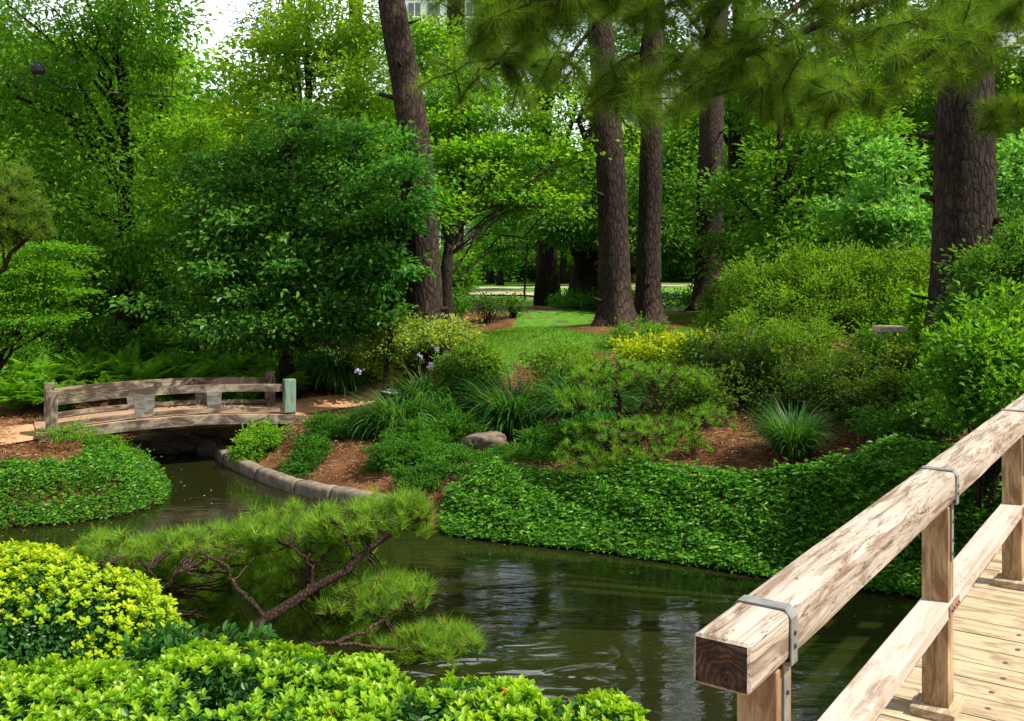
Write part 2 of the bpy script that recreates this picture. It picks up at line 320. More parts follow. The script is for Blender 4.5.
def groundmat():
    m, nt, b = newmat('garden_ground'); v = mapped(nt, (1, 1, 1))
    a = nt.nodes.new('ShaderNodeAttribute'); a.attribute_name = 'lawn'
    nb = noise(nt, 1.1, 5, v); nf = noise(nt, 22, 8, v, 0, .7); nm = noise(nt, 5, 5, v)
    gcol = ramp(nt, [(.3, (.055, .16, .012)), (.55, (.10, .25, .018)), (.75, (.17, .33, .03))]); nt.links.new(nm.outputs['Fac'], gcol.inputs[0])
    gf = ramp(nt, [(.3, (.6, .6, .6)), (.7, (1.3, 1.3, 1.3))]); nt.links.new(nf.outputs['Fac'], gf.inputs[0])
    gc = mixc(nt, 1, gcol.outputs[0], gf.outputs[0], 'MULTIPLY')
    vs = mapped(nt, (9, 26, 20)); st = noise(nt, 1.5, 8, vs, 2.6, .78)
    mcol = ramp(nt, [(.36, (.025, .012, .007)), (.47, (.15, .065, .027)), (.56, (.25, .12, .045)), (.68, (.42, .25, .12))]); nt.links.new(st.outputs['Fac'], mcol.inputs[0])
    mv = ramp(nt, [(.38, (.45, .40, .38)), (.62, (1.1, 1.1, 1.1))]); nt.links.new(nb.outputs['Fac'], mv.inputs[0])
    mc = mixc(nt, 1, mcol.outputs[0], mv.outputs[0], 'MULTIPLY')
    ad = nt.nodes.new('ShaderNodeMath'); ad.operation = 'MULTIPLY_ADD'; nt.links.new(nm.outputs['Fac'], ad.inputs[0]); ad.inputs[1].default_value = .9
    nt.links.new(a.outputs['Fac'], ad.inputs[2]); rr = ramp(nt, [(.88, (0, 0, 0)), (1.0, (1, 1, 1))]); nt.links.new(ad.outputs[0], rr.inputs[0])
    nt.links.new(mixc(nt, rr.outputs[0], mc, gc), b.inputs['Base Color']); b.inputs['Roughness'].default_value = .95
    b.inputs['Specular IOR Level'].default_value = .15
    bump(nt, b, mixc(nt, .5, st.outputs['Fac'], nf.outputs['Fac']), .9, .04); return m
G['ground'] = groundmat()
def pathmat(name, c):
    m, nt, b = newmat(name); v = mapped(nt, (1, 1, 1)); n = noise(nt, 45, 6, v, 0, .7); n2 = noise(nt, 2, 3, v)
    r = ramp(nt, [(.3, tuple(q * .6 for q in c)), (.7, tuple(min(1, q * 1.25) for q in c))]); nt.links.new(n.outputs['Fac'], r.inputs[0])
    r2 = ramp(nt, [(.35, (.75, .7, .68)), (.65, (1.1, 1.1, 1.1))]); nt.links.new(n2.outputs['Fac'], r2.inputs[0])
    nt.links.new(mixc(nt, 1, r.outputs[0], r2.outputs[0], 'MULTIPLY'), b.inputs['Base Color']); b.inputs['Roughness'].default_value = .95
    bump(nt, b, n.outputs['Fac'], .5, .01); return m
G['path'] = pathmat('sandy_path', (.62, .33, .16))
G['path_old'] = pathmat('sand_strewn_planks', (.46, .28, .16))
G['far_path'] = pathmat('pale_path', (.40, .33, .23))
def watermat():
    m, nt, b = newmat('dark_pond_water')
    b.inputs['Base Color'].default_value = (.014, .016, .004, 1); b.inputs['Roughness'].default_value = .045
    b.inputs['IOR'].default_value = 1.33; b.inputs['Specular IOR Level'].default_value = .5
    v = mapped(nt, (1, 1, 1)); a = noise(nt, 1.3, 2, mapped(nt, (.55, 1.5, 1)), .6); c = noise(nt, 5.5, 3, mapped(nt, (.45, 1.3, 1)), .4)
    h = mixc(nt, .28, a.outputs['Fac'], c.outputs['Fac'])
    # a breezy patch of short chop on the pond
    pm = mapped(nt, (.95, .7, 1), loc=(.95 * .05, -.7 * 7.9, 0)); gr = nt.nodes.new('ShaderNodeTexGradient'); gr.gradient_type = 'SPHERICAL'; nt.links.new(pm, gr.inputs['Vector'])
    ch = noise(nt, 1.5, 1.5, mapped(nt, (.8, 2.4, 1), loc=(3, 1, 0)), 1.0); mm = nt.nodes.new('ShaderNodeMath'); mm.operation = 'MULTIPLY'
    nt.links.new(gr.outputs['Fac'], mm.inputs[0]); nt.links.new(ch.outputs['Fac'], mm.inputs[1])
    m3 = nt.nodes.new('ShaderNodeMath'); m3.operation = 'MULTIPLY_ADD'; nt.links.new(mm.outputs[0], m3.inputs[0]); m3.inputs[1].default_value = 7.0; nt.links.new(h, m3.inputs[2]); h = m3.outputs[0]
    bump(nt, b, h, .19, .08); return m
G['water'] = watermat()

# ------------------------------------------------------------------ terrain
SHORE = [(14, 8.0), (8, 9.0), W(1000, 600), W(900, 590), W(800, 578), W(700, 562), W(600, 548), W(500, 538), W(445, 530), (-1.25, 12.85),
         W(375, 505), W(300, 492), W(260, 478), W(230, 464), (-4.95, 17.0), (-5.3, 17.7), (-6.5, 17.7), (-6.55, 16.9), W(150, 470), W(165, 488),
         W(160, 502), W(120, 515), W(60, 523), W(0, 527), (-9, 12.2), (-15, 12), (-15, 8), (-9, 7.2), (-5, 6.6), (-2, 5.9), (.5, 5.2), (2, 4.4), (3.5, 3.5), (6, 2.5), (14, 1.5)]
SH = np.array(SHORE, float)
def inside(poly, x, y):
    poly = np.asarray(poly, float); r = np.zeros(x.shape, bool); j = len(poly) - 1
    for i in range(len(poly)):
        xi, yi = poly[i]; xj, yj = poly[j]
        c = ((yi > y) != (yj > y)) & (x < (xj - xi) * (y - yi) / (yj - yi + 1e-12) + xi); r ^= c; j = i
    return r
def pdist(poly, x, y, closed=True):
    poly = np.asarray(poly, float); d = np.full(x.shape, 1e9); n = len(poly)
    for i in range(n if closed else n - 1):
        a = poly[i]; b = poly[(i + 1) % n]; ab = b - a; t = np.clip(((x - a[0]) * ab[0] + (y - a[1]) * ab[1]) / (ab @ ab), 0, 1)
        d = np.minimum(d, np.hypot(x - a[0] - ab[0] * t, y - a[1] - ab[1] * t))
    return d
CT = [(-7, 14.4, .38), (-5.5, 14.9, .36), (-8, 13.5, .4), (-8, 16.3, .62), (-12, 16, .66), (-7.2, 15.5, .62), (-3.6, 17.2, .67), (-3.1, 18, .68), (-3.3, 19, .72),
      (-4.1, 16.6, .42), (-1.9, 16, .45), (-1.4, 15, .48), (-.5, 15, .42), (-.0, 16.5, .55), (-.9, 17.8, 1.0), (-.6, 20, 1.62), (.9, 21, 1.86), (2.3, 22, 1.92), (-1.7, 19.5, 1.6), (-3, 20.8, 1.35),
      (-7.2, 20, .95), (-8.4, 22.5, 1.75), (-9, 20, 1.1), (-12, 21, 1.5), (-5, 20, .95), (-4.5, 23, 1.7), (.7, 13.4, .5), (1.7, 13.5, .68), (2.6, 12.6, .55), (3.3, 13.3, .9), (3.6, 12.5, .72), (.5, 12.5, .3), (3.5, 14.6, 1.1),
      (4.3, 12.4, .88), (5.0, 11.8, 1.08), (4.3, 15, 1.25), (5.3, 17.3, 2.1), (3.3, 18, 1.95), (6.3, 14, 2.2), (8, 12, 1.9), (8, 16, 2.35), (12, 20, 2.3), (10, 30, 2.1),
      (-3, 3, 1.2), (0, 3, 1.15), (-6, 4, 1.1), (1, 0, 1.5), (-2, -2, 1.5), (4, -1, 1.5), (8, 0, 1.5), (-10, 0, 1.3), (0, 30, 1.93), (-10, 32, 1.9), (6, 26, 2.0), (0, 45, 1.9), (30, 60, 1.9), (-30, 60, 1.9), (-30, 20, 1.8), (30, 10, 1.8)]
CT = np.array(CT)
def sdist(x, y): d = pdist(SH, x, y); return np.where(inside(SH, x, y), -d, d)
def height(x, y):
    x = np.asarray(x, float); y = np.asarray(y, float); ws = np.zeros(x.shape); zs = np.zeros(x.shape)
    for cx, cy, cz in CT:
        wgt = 1 / ((x - cx) ** 2 + (y - cy) ** 2 + .15) ** 1.6; ws += wgt; zs += wgt * cz
    z = zs / ws; s = sdist(x, y); t = np.clip((s + .05) / 1.15, 0, 1); t = t * t * (3 - 2 * t)
    bmp = .025 * np.sin(x * 3.1 + np.sin(y * 2.3)) * np.cos(y * 2.7)
    zl = (.06 + (z - .06) * t) + bmp * t
    return np.where(s > -.02, zl, np.maximum(-.7, -.05 + s * .9))
def hz(x, y): return float(height(np.array([x]), np.array([y]))[0])
def axis_pts(a, b, step, far, n):
    core = np.arange(a, b + step / 2, step); g = np.geomspace(step, far, n)
    return np.concatenate([(a - np.cumsum(g))[::-1], core, b + np.cumsum(g)])
gx = axis_pts(-13, 12, .14, 110, 26); gy = np.concatenate([[-60, -30, -15, -8, -5], np.arange(-3, 26, .14), 26 + np.cumsum(np.geomspace(.3, 180, 28))])
X, Y = np.meshgrid(gx, gy); Z = height(X, Y); nx, ny = len(gx), len(gy)
i = np.arange(ny - 1)[:, None] * nx + np.arange(nx - 1)[None]
gf = np.stack([i, i + 1, i + nx + 1, i + nx], -1).reshape(-1, 4)
lawn_poly = [P(425, 0, 18.6)[:2], P(470, 0, 18.0)[:2], P(560, 0, 19)[:2], P(680, 0, 19)[:2], P(700, 0, 21)[:2], P(760, 0, 26)[:2], (60, 28), (200, 200), (200, 600), (-200, 600), (-200, 60), (-12, 27), (-10, 23.5), P(190, 0, 23)[:2], P(230, 0, 26)[:2], P(430, 0, 23)[:2]]
ins = inside(lawn_poly, X, Y); dl = pdist(lawn_poly, X, Y); lw = np.clip(.5 + np.where(ins, dl, -dl) * 1.2, 0, 1)
for (cx, cy, rr) in ((2.3, 22, 1.1), (3.4, 23.6, .9), (-1.7, 19.6, .9), (-2, 27, 1.8), (-.2, 30.5, 1.5), (5, 27, 2.5), (1, 60, 2.0), (5.8, 58, 3)):
    lw = np.minimum(lw, np.clip((np.hypot(X - cx, Y - cy) - rr) * 1.5 + .3, 0, 1))
me = np_mesh('ground', np.stack([X, Y, Z], -1).reshape(-1, 3), [gf], None, True)
at = me.attributes.new('lawn', 'FLOAT', 'POINT'); at.data.foreach_set('value', (lw * .62).astype(np.float32).ravel())
ground = link('ground', me, G['ground']); tag(ground, kind='structure')
# water sheet
wp = [(-16, 1), (16, 1), (16, 18.6), (-16, 18.6)]
water = link('water', np_mesh('water', np.array([(a, b, 0.0) for a, b in wp]), [np.array([[0, 1, 2, 3]])]), G['water']); tag(water, kind='structure')

def sheet(name, left, right, mat, lift=.012, n=60, m=8, arch=0.02):
    a = smoothp([(*p, 0) for p in left], n); b = smoothp([(*p, 0) for p in right], n); t = np.linspace(0, 1, m)[None, :, None]
    g = a[:, None] * (1 - t) + b[:, None] * t; g[..., 2] = height(g[..., 0], g[..., 1]) + lift + arch * np.sin(np.pi * t[..., 0])
    i = np.arange(n - 1)[:, None] * m + np.arange(m - 1)[None]
    return tag(link(name, np_mesh(name, g.reshape(-1, 3), [np.stack([i, i + m, i + m + 1, i + 1], -1).reshape(-1, 4)], None, True), mat), kind='structure')
sheet('path', [(-3.95, 17.15), (-3.2, 17.55), (-2.5, 18.0), (-1.9, 19.0), (-1.95, 19.9)], [(-4.5, 18.1), (-3.7, 18.7), (-3.2, 19.1), (-2.9, 19.6), (-2.7, 20.2)], G['path'], .03)
sheet('path', [(-7.15, 15.25), (-8.3, 14.85), (-10, 14.9), (-14, 15.2)], [(-7.6, 16.3), (-8.6, 16.2), (-10, 16.4), (-14, 16.6)], G['path'], .03)
sheet('path', [(-20, 44), (-4, 43.5), (2, 42), (10, 44), (30, 47)], [(-20, 46.5), (-4, 46.3), (2, 45.5), (10, 48), (30, 51)], G['far_path'], .03)
sheet('path', [(-30, 63), (-6, 66), (4, 70), (12, 72), (40, 76)], [(-30, 68), (-6, 71), (4, 75), (12, 78), (40, 84)], G['far_path'], .03)

# ------------------------------------------------------------------ plants: generators
def ell(rng, n, c, r, lo=.55):
    u = unit(rng.normal(size=(n, 3))); f = rng.uniform(lo ** 2.4, 1, n) ** (1 / 2.4)
    lump = 1 + .20 * np.sin(u[:, 0] * 5.3 + c[0] * 7) * np.cos(u[:, 2] * 4.1 + c[1]) + .13 * np.sin(u[:, 0] * 11 + u[:, 1] * 8 + c[2] * 9) + .1 * np.cos(u[:, 2] * 13 + c[0] * 5 + u[:, 0] * 9)
    return np.asarray(c) + u * np.asarray(r) * (f * lump)[:, None], u
def clump_leaves(g, cen, out, cr, nper, L, wr, rng, flat=.6, droop=.25, upb=1.0, shape=4, fold=.18):
    k = len(cen); n = k * nper; c = np.repeat(cen, nper, 0); o = np.repeat(out, nper, 0)
    sz = np.repeat(rng.uniform(.7, 1.25, k), nper)[:, None]
    off = rng.normal(size=(n, 3)) * np.array([cr, cr, cr * flat]) * .55 * sz
    ax = unit(off) * [1, 1, .4] + o * .5 + rng.normal(size=(n, 3)) * .5; ax[:, 2] -= droop
    nm = rng.normal(size=(n, 3)) * .55 + o * .35; nm[:, 2] += upb
    cl = np.repeat(rng.uniform(0, 1, k), nper)
    # leaves higher in the clump are paler
    rel_z = np.clip(off[:, 2] / (cr * flat + 1e-6) * .5 + .5, 0, 1)
    r = np.clip(.42 * rng.uniform(0, 1, n) + .28 * cl + .3 * rel_z, 0, .999)
    g.leaves(c + off, ax, nm, L * rng.uniform(.6, 1.2, n), wr, r, fold, shape)
def tree(name, label, base, trad, top, lobes, mat, leaf=.12, nper=70, cr=.5, wr=.55, flat=.6, droop=.25, seed=0, group=None, bark='bark',
         limbs=14, per=1.0, limbr=.38, cat='tree', shape=4, trunk_pts=None, upb=1.0, dfac=1.0):
    """lobes: (px,py,rx,ry,depth[,n])"""
    rng = rg(seed); base = np.asarray(base, float); base[2] = hz(base[0], base[1]) - .08; per = per * 1.9; nper = int(nper * 1.25); leaf = leaf * 1.12
    t = empty(name, base, label, cat, group)
    g = Geo(); cs = []; us = []
    for lb in lobes:
        px, py, rx, ry, d = lb[:5]; c = P(px, py, d); r = np.array([rx, (rx + ry) / 2 * dfac, ry]) * d / F
        n = int(per * (lb[5] if len(lb) > 5 else max(6, 1.5 * (r[0] * r[2]) / (cr * cr) * 2.2)))
        p, u = ell(rng, n, c, r); p = c + (p - c) * np.where(rng.uniform(size=n) < .16, rng.uniform(1.08, 1.38, n), 1)[:, None]; cs.append(p); us.append(u)
    cs = np.concatenate(cs); us = np.concatenate(us)
    gh = height(cs[:, 0], cs[:, 1]) + cr * .3; k = cs[:, 2] > gh; cs = cs[k]; us = us[k]
    clump_leaves(g, cs, us, cr, nper, leaf, wr, rng, flat, droop, upb, shape)
    b = Geo(); top = np.asarray(top, float)
    pts = smoothp(trunk_pts, 16) if trunk_pts is not None else bezier(base, top, 12, 0, .05, seed)
    pts[0] = base; m = len(pts); hgt = np.linspace(0, 1, m)
    b.tube(pts, trad * (1 - .75 * hgt) * (1 + .5 * np.exp(-hgt * 25)), 12, .03, seed)
    idx = rng.choice(len(cs), min(limbs, len(cs)), replace=False)
    for q in idx:
        e = cs[q]; zt = base[2] + (e[2] - base[2]) * rng.uniform(.35, .75); j = int(np.argmin(abs(pts[:, 2] - zt))); j = max(1, min(j, m - 2))
        ln = np.linalg.norm(e - pts[j]); rr = trad * limbr * (1 - .7 * hgt[j]) 
        b.tube(bezier(pts[j], e, 8, ln * .08, ln * .02, seed * 31 + q), np.linspace(max(rr, .02), .012, 8), 6, 0, 0)
    b.build('trunk', G[bark], t, True, base); g.build('crown', G[mat], t, False, base)
    return t
def bush(name, label, lobes, mat, leaf=.05, nper=30, cr=.15, wr=.5, flat=.8, seed=0, group=None, cat='bush', shape=4, droop=.0, upb=.8, per=1.0, stems=True, lo=.6, shoots=.55):
    rng = rg(seed); g = Geo(); cs = []; us = []; per = per * 1.7; nper = int(nper * 1.6); leaf = leaf * 1.1
    px, py, rx, ry, d = lobes[0][:5]; c0 = P(px, py, d); base = np.array([c0[0], c0[1], hz(c0[0], c0[1])])
    for lb in lobes:
        px, py, rx, ry, d = lb[:5]; c = P(px, py, d); r = np.array([rx, (rx * .8), ry]) * d / F; zg = hz(c[0], c[1])
        if c[2] < zg + .3 * r[2] or c[2] > zg + 1.2 * r[2]: print('BUSH', label, 'z', round(c[2], 2), 'ground', round(zg, 2), 'rz', round(r[2], 2))
        c[2] = max(c[2], zg + .3 * r[2])
        n = int(per * max(8, 3.2 * r[0] * r[2] / (cr * cr) * 1.5)); p, u = ell(rng, n, c, r, lo); cs.append(p); us.append(u)
    cs = np.concatenate(cs); us = np.concatenate(us); gh = height(cs[:, 0], cs[:, 1]) + .02
    k = cs[:, 2] > gh - .05; cs = cs[k]; us = us[k]; cs[:, 2] = np.maximum(cs[:, 2], gh[k])
    clump_leaves(g, cs, us, cr, nper, leaf, wr, rng, flat, droop, upb, shape)
    up_ = np.where(us[:, 2] > .1)[0]
    if shoots and len(up_) > 6:
        pk = rng.choice(up_, int(len(up_) * shoots)); L_ = cr * rng.uniform(.6, 2.2, len(pk)); m_ = 12; tt = np.tile(np.linspace(.1, 1, m_), len(pk))[:, None]
        dr_ = unit(us[pk] * [.8, .8, .5] + rng.normal(size=(len(pk), 3)) * .35 + [0, 0, .7]); rep = np.repeat(dr_ * L_[:, None], m_, 0) * tt
        n_ = len(rep); pts_ = np.repeat(cs[pk], m_, 0) + rep + rng.normal(size=(n_, 3)) * cr * .06
        g.leaves(pts_, rng.normal(size=(n_, 3)) * .8 + np.repeat(dr_, m_, 0), rng.normal(size=(n_, 3)) * .5 + [0, 0, 1], leaf * rng.uniform(.6, 1.0, n_), wr, np.clip(rng.uniform(.45, 1, n_), 0, .99), .15, shape)
    if not stems: return tag(g.build(name, G[mat], None, False, base), label, cat, group)
    t = empty(name, base, label, cat, group); g.build('foliage', G[mat], t, False, base)
    b = Geo()
    for q in rng.choice(len(cs), min(16, len(cs)), replace=False):
        b.tube(bezier(base + [rng.normal() * .05, rng.normal() * .05, -.05], cs[q], 6, .03, .01, q), np.linspace(.018, .005, 6), 5)
    b.build('stem', G['bark'], t, False, base); return t
def strap_clump(name, label, px, py, d, h, n=260, wd=.02, mat='strap', seed=0, group=None, cat='plant', flowers=(), rbase=.16, droop=(.9, 2.4)):
    rng = rg(seed); c = P(px, py, d); z0 = hz(c[0], c[1]); base = np.array([c[0], c[1], z0]); g = Geo(); h = h * 1.45; n = int(n * 2.2); wd = wd * .75
    a = rng.uniform(0, 2 * np.pi, n); rr = rng.uniform(0, rbase, n)
    b0 = base + np.stack([np.cos(a) * rr, np.sin(a) * rr, np.full(n, -.02)], 1); a2 = a + rng.normal(size=n) * .4
    g.blades(b0, np.stack([np.cos(a2), np.sin(a2), np.zeros(n)], 1), h * rng.uniform(.55, 1.1, n), wd, rng.uniform(*droop, n), rng.uniform(0, 1, n))
    if not flowers: return tag(g.build(name, G[mat], None, False, base), label, cat, group)
    t = empty(name, base, label, cat, group); g.build('foliage', G[mat], t, False, base)
    for q, (fx, fy, fd) in enumerate(flowers):
        p = P(fx, fy, fd); f = Geo(); k = 16; u = unit(rng.normal(size=(k, 3)) + [0, 0, .4])
        f.leaves(np.repeat(p[None], k, 0) + u * .008, u, np.cross(u, rng.normal(size=(k, 3))), np.full(k, .065), .6, None, .1, 6)
        s = f.build('flower', G['flower'], t, False, base)
        f = Geo(); f.tube(bezier(base, p, 6, .05), .006, 5); f.build('stem', G['strap'], t, False, base)
    return t

# ------------------------------------------------------------------ BIG TIMBER FOOTBRIDGE beside the camera
RZ = math.atan2(1.5, 1.04)
BO = (.585, 2.32, 1.585)
bridge = empty('timber_footbridge', BO, 'bleached timber footbridge with strapped handrail and plank deck over the pond', 'footbridge', None, RZ)
LEN = 16.0; WID = 2.3; SP = 1.83
deck = Geo(); rr_ = random.Random(4); xx = -1.6
while xx < LEN:
    wpl = .182; deck.box((xx + wpl / 2, -WID / 2 + .095, -.0225), (wpl / 2 - .0045, WID / 2 + .075 + rr_.uniform(-.004, .004), .0225 + rr_.uniform(-.0015, .0015))); xx += wpl
do = deck.build('deck', G['deck_wood'], bridge)
# planks run across: rotate the grain by building the deck in a quarter-turned frame
dm = do.data
co = np.empty(len(dm.vertices) * 3, np.float32); dm.vertices.foreach_get('co', co); co = co.reshape(-1, 3)
dm.vertices.foreach_set('co', np.stack([co[:, 1], -co[:, 0], co[:, 2]], 1).astype(np.float32).ravel()); dm.update(); do.rotation_euler = (0, 0, R(90))
for yb in (.05, -WID / 2, -WID + .1):
    bevel_box('beam', (LEN + 1.4, .14, .24), G['old_wood'], bridge, (LEN / 2 - .85, yb, -.17), .006)
scr = Geo(); scr.tube([(0, 0, -.002), (0, 0, .003)], .011, 10); scr_me = scr.mesh('screw')
scr_me.materials.append(G['screw'])
for k in range(28):
    for yy in (-.15, -.64):
        x0 = -1.6 + .182 * (int((1.2 + 1.6) / .182) + k) + .091
        o = bpy.data.objects.new('screw', scr_me); COL.objects.link(o); o.parent = bridge; o.location = (x0 + .02 * math.sin(k * 7), yy + .012 * math.sin(k * 3), .0)
for side in (1, -1):
    y0 = 0 if side == 1 else -WID + .04
    bevel_box('top_rail', (LEN + .0, .132, .112), [G['rail_wood'], G['end_grain']], bridge, (LEN / 2 - .255, y0, .865), .018, midx_end=1, cuts=60, wob=.0009, seed=side + 3)
    bevel_box('lower_rail', (LEN + 1.7, .105, .055), G['lower_wood'], bridge, (LEN / 2 - .85, y0, .405), .006, cuts=40, wob=.0006, seed=side)
    for k in range(9):
        xk = k * SP
        bevel_box('post', (1.02, .096, .096), G['post_wood'], bridge, (xk, y0, .79 - .51), .005, rot=(0, R(-90), 0))
        bevel_box('footing_block', (.20, .16, .035), G['deck_wood'], bridge, (xk, y0 - .0, .018), .006)
        # bent steel strap over the beam and down the posts
        st = Geo(); T = .004; wy = .066 + .002; zt = .921 + .002; hw = .021
        prof = [(-wy - T, .80), (-wy - T, zt - .016), (-wy + .012, zt + T), (wy - .012, zt + T), (wy + T, zt - .016), (wy + T, .80)]
        prin = [(-wy, .80), (-wy, zt - .018), (-wy + .014, zt), (wy - .014, zt), (wy, zt - .018), (wy, .80)]
        V = []
        for xs_ in (-hw, hw):
            for p in prof + prin: V.append((xs_, p[0], p[1]))
        fs = []
        for q in range(5):
            fs += [[q, q + 1, q + 13, q + 12], [q + 6, q + 18, q + 19, q + 7], [q, q + 6, q + 7, q + 1], [q + 12, q + 13, q + 19, q + 18]]
        fs += [[0, 12, 18, 6], [5, 11, 23, 17]]
        st.add(V, [np.array(fs)])
        for sy in (-1, 1):
            st.box((0, sy * .0515, .70), (.017, .0025, .115)); st.box((0, sy * .060, .803), (.021, .0095, .004))
        so = st.build('strap', G['strap_metal'], bridge); so.location = (xk, y0, 0)
        pl = Geo()
        for sy in (-1, 1): pl.box((.02, sy * .0555, .404), (.085, .0025, .02))
        po = pl.build('plate', G['rust'], bridge); po.location = (xk, y0, 0)
        for par, pts in ((so, [(0, -.0725, .87), (0, -.0725, .84), (0, -.0555, .73), (0, -.0555, .66), (0, -.0555, .61)]), (po, [(-.04, -.0595, .404), (0, -.0595, .404), (.045, -.0595, .404), (.085, -.0595, .404)])):
            if k > 3: continue
            for p in pts:
                bo = Geo(); bo.tube([(0, 0, 0), (0, -.003, 0)], .0055, 8); b_ = bo.build('bolt', G['lamp_dark'], par); b_.location = p

# ------------------------------------------------------------------ SMALL ARCHED BRIDGE
A = np.array([-.456 * 15.4, 15.4]); B = np.array([-.226 * 17.0, 17.0]); dv = B - A; LB = float(np.linalg.norm(dv)); rz = math.atan2(dv[1], dv[0])
sb = empty('arched_bridge', (A[0], A[1], .66), 'small old arched wooden bridge with weathered rails and one pale green post', 'bridge', None, rz)
WB = 1.15
def arch(x): return .09 * (1 - ((x - LB / 2) / (LB / 2)) ** 2) - .0 * x
def arc_beam(name, x0, x1, y, z, hw, hh, mat, n=18, k=1.0):
    g = Geo(); xs = np.linspace(x0, x1, n); V = []
    for x in xs:
        zz = z + arch(x) * k
        V += [(x, y - hw, zz - hh), (x, y + hw, zz - hh), (x, y + hw, zz + hh), (x, y - hw, zz + hh)]
    i = np.arange(n - 1)[:, None] * 4; f = np.concatenate([i + np.array([a, (a + 1) % 4, (a + 1) % 4 + 4, a + 4])[None] for a in range(4)])
    g.add(V, [f, np.array([[0, 3, 2, 1]]), np.array([[(n - 1) * 4 + a for a in range(4)]])]); return g.build(name, mat, sb)
arc_beam('deck', -.28, LB + .34, WB / 2, .035, WB / 2 + .12, .022, G['path_old'], 24)
arc_beam('girder', -.25, LB + .3, -.155, -.015, .03, .075, G['old_wood']); arc_beam('girder', -.25, LB + .3, WB + .155, -.015, .03, .075, G['old_wood'])
arc_beam('beam', -.2, LB + .2, .2, -.1, .06, .08, G['old_wood']); arc_beam('beam', -.2, LB + .2, WB - .2, -.1, .06, .08, G['old_wood'])
for yy, mt in ((0, 'old_wood'), (WB, 'old_wood')):
    arc_beam('top_rail', 0, LB, yy, .50, .024, .062, G[mt], k=.75)
    arc_beam('lower_rail', 0, LB, yy, .125, .035, .032, G[mt], k=.9)
def tpost(x, y, z0, z1, w0, w1, th, mat, name):
    g = Geo(); V = [(x - w0, y - th, z0), (x + w0, y - th, z0), (x + w0, y + th, z0), (x - w0, y + th, z0), (x - w1, y - th, z1), (x + w1, y - th, z1), (x + w1, y + th, z1), (x - w1, y + th, z1)]
    g.add(V, [np.array([[0, 3, 2, 1], [4, 5, 6, 7], [0, 1, 5, 4], [1, 2, 6, 5], [2, 3, 7, 6], [3, 0, 4, 7]])]); return g.build(name, G[mat], sb)
for yy in (0, WB):
    tpost(LB * .36, yy, .03 + arch(LB * .36), .44 + arch(LB * .36) * .75, .125, .165, .028, 'pale_old_wood', 'bracket')
    tpost(LB * .665, yy, .03 + arch(LB * .66), .44 + arch(LB * .66) * .75, .10, .12, .028, 'pale_old_wood', 'bracket')
bevel_box('post', (.80, .17, .17), G['old_wood'], sb, (-.06, -.005, .26), .012, (0, R(-90), 0))
bevel_box('post', (.80, .15, .15), G['old_wood'], sb, (-.06, WB, .26), .012, (0, R(-90), 0))
bevel_box('post', (.80, .15, .16), G['old_wood'], sb, (LB + .0, WB + .02, .28), .012, (0, R(-90), 0))
gp = bevel_box('post', (.56, .155, .19), G['green_paint'], sb, (LB + .05, -.03, .37), .012, (0, R(-90), 0)); gp['label'] = 'pale green painted end post'
bevel_box('post_foot', (.22, .12, .14), G['old_wood'], sb, (LB + .07, -.03, -.02), .01, (0, R(-90), 0))
# stones under and beside the bridges
def rock(name, label, c, s, mat='stone', seed=0, group=None, cat='rock', sub=5, amp=.26, rot=0):
    import bmesh
    bm = bmesh.new(); bmesh.ops.create_icosphere(bm, subdivisions=sub, radius=1.0); r = rg(seed); ph = r.uniform(0, 6, (7, 3)); fq = r.uniform(1.2, 5.5, (7, 3))
    for v in bm.verts:
        p = np.array(v.co); k = 1 + amp * sum(math.sin(fq[j] @ p + ph[j][0]) * .4 / (1 + j * .3) for j in range(7)); k += .035 * math.sin(p[0] * 13 + p[1] * 9 + ph[1][1]) * math.cos(p[2] * 15 + ph[2][1]) + .02 * math.sin(p[1] * 27 + p[2] * 19 + ph[3][1]); q = np.sign(p) * np.abs(p) ** .75
        v.co = Vector(q * k * np.array(s))
    me = bpy.data.meshes.new(name); bm.to_mesh(me); bm.free()
    for p in me.polygons: p.use_smooth = True
    o = link(name, me, G[mat], None, c); o.rotation_euler.z = rot; return tag(o, label, cat, group)
stl = ['wide brown ledge stone closing the channel under the arched bridge', 'darker ledge stone beside the wide one under the bridge', 'low ledge stone at the dark far corner under the bridge']
for k, (px, py, d, sx) in enumerate(((158, 449, 17.35, .62), (196, 447, 17.5, .30), (212, 449, 17.2, .22))):
    c = P(px, py, d); rock('ledge_stone', stl[k], (c[0], c[1], .12), (sx, .25, .17), 'dark_stone', k, None, 'rock')
c = P(130, 450, 16.6); rock('pale_rock', 'small pale grey rock at the water edge below the arched bridge', (c[0], c[1], .12), (.16, .13, .14), 'pale_stone', 5)
c = P(486, 446, 14.7); rock('brown_rock', 'rounded brown rock between the juniper and the strap leaf clump', (c[0], c[1], c[2] - .1), (.34, .3, .30), 'stone', 8, rot=.4)
c = P(521, 452, 14.6); rock('brown_rock', 'small brown rock just behind the clipped groundcover', (c[0], c[1], c[2] - .05), (.2, .16, .1), 'stone', 9, rot=.9)
c = P(398, 402, 18.2); rock('stepping_stone', 'flat pale stepping stone at the end of the sandy path', (c[0], c[1], hz(c[0], c[1]) + .04), (.3, .22, .04), 'pale_stone', 10)
c = P(760, 436, 13.5); rock('brown_rock', 'flat brown rock in the red mulch near the spiky grass', (c[0] - .6, c[1] + .9, hz(c[0] - .6, c[1] + .9) + .02), (.3, .15, .1), 'stone', 11)
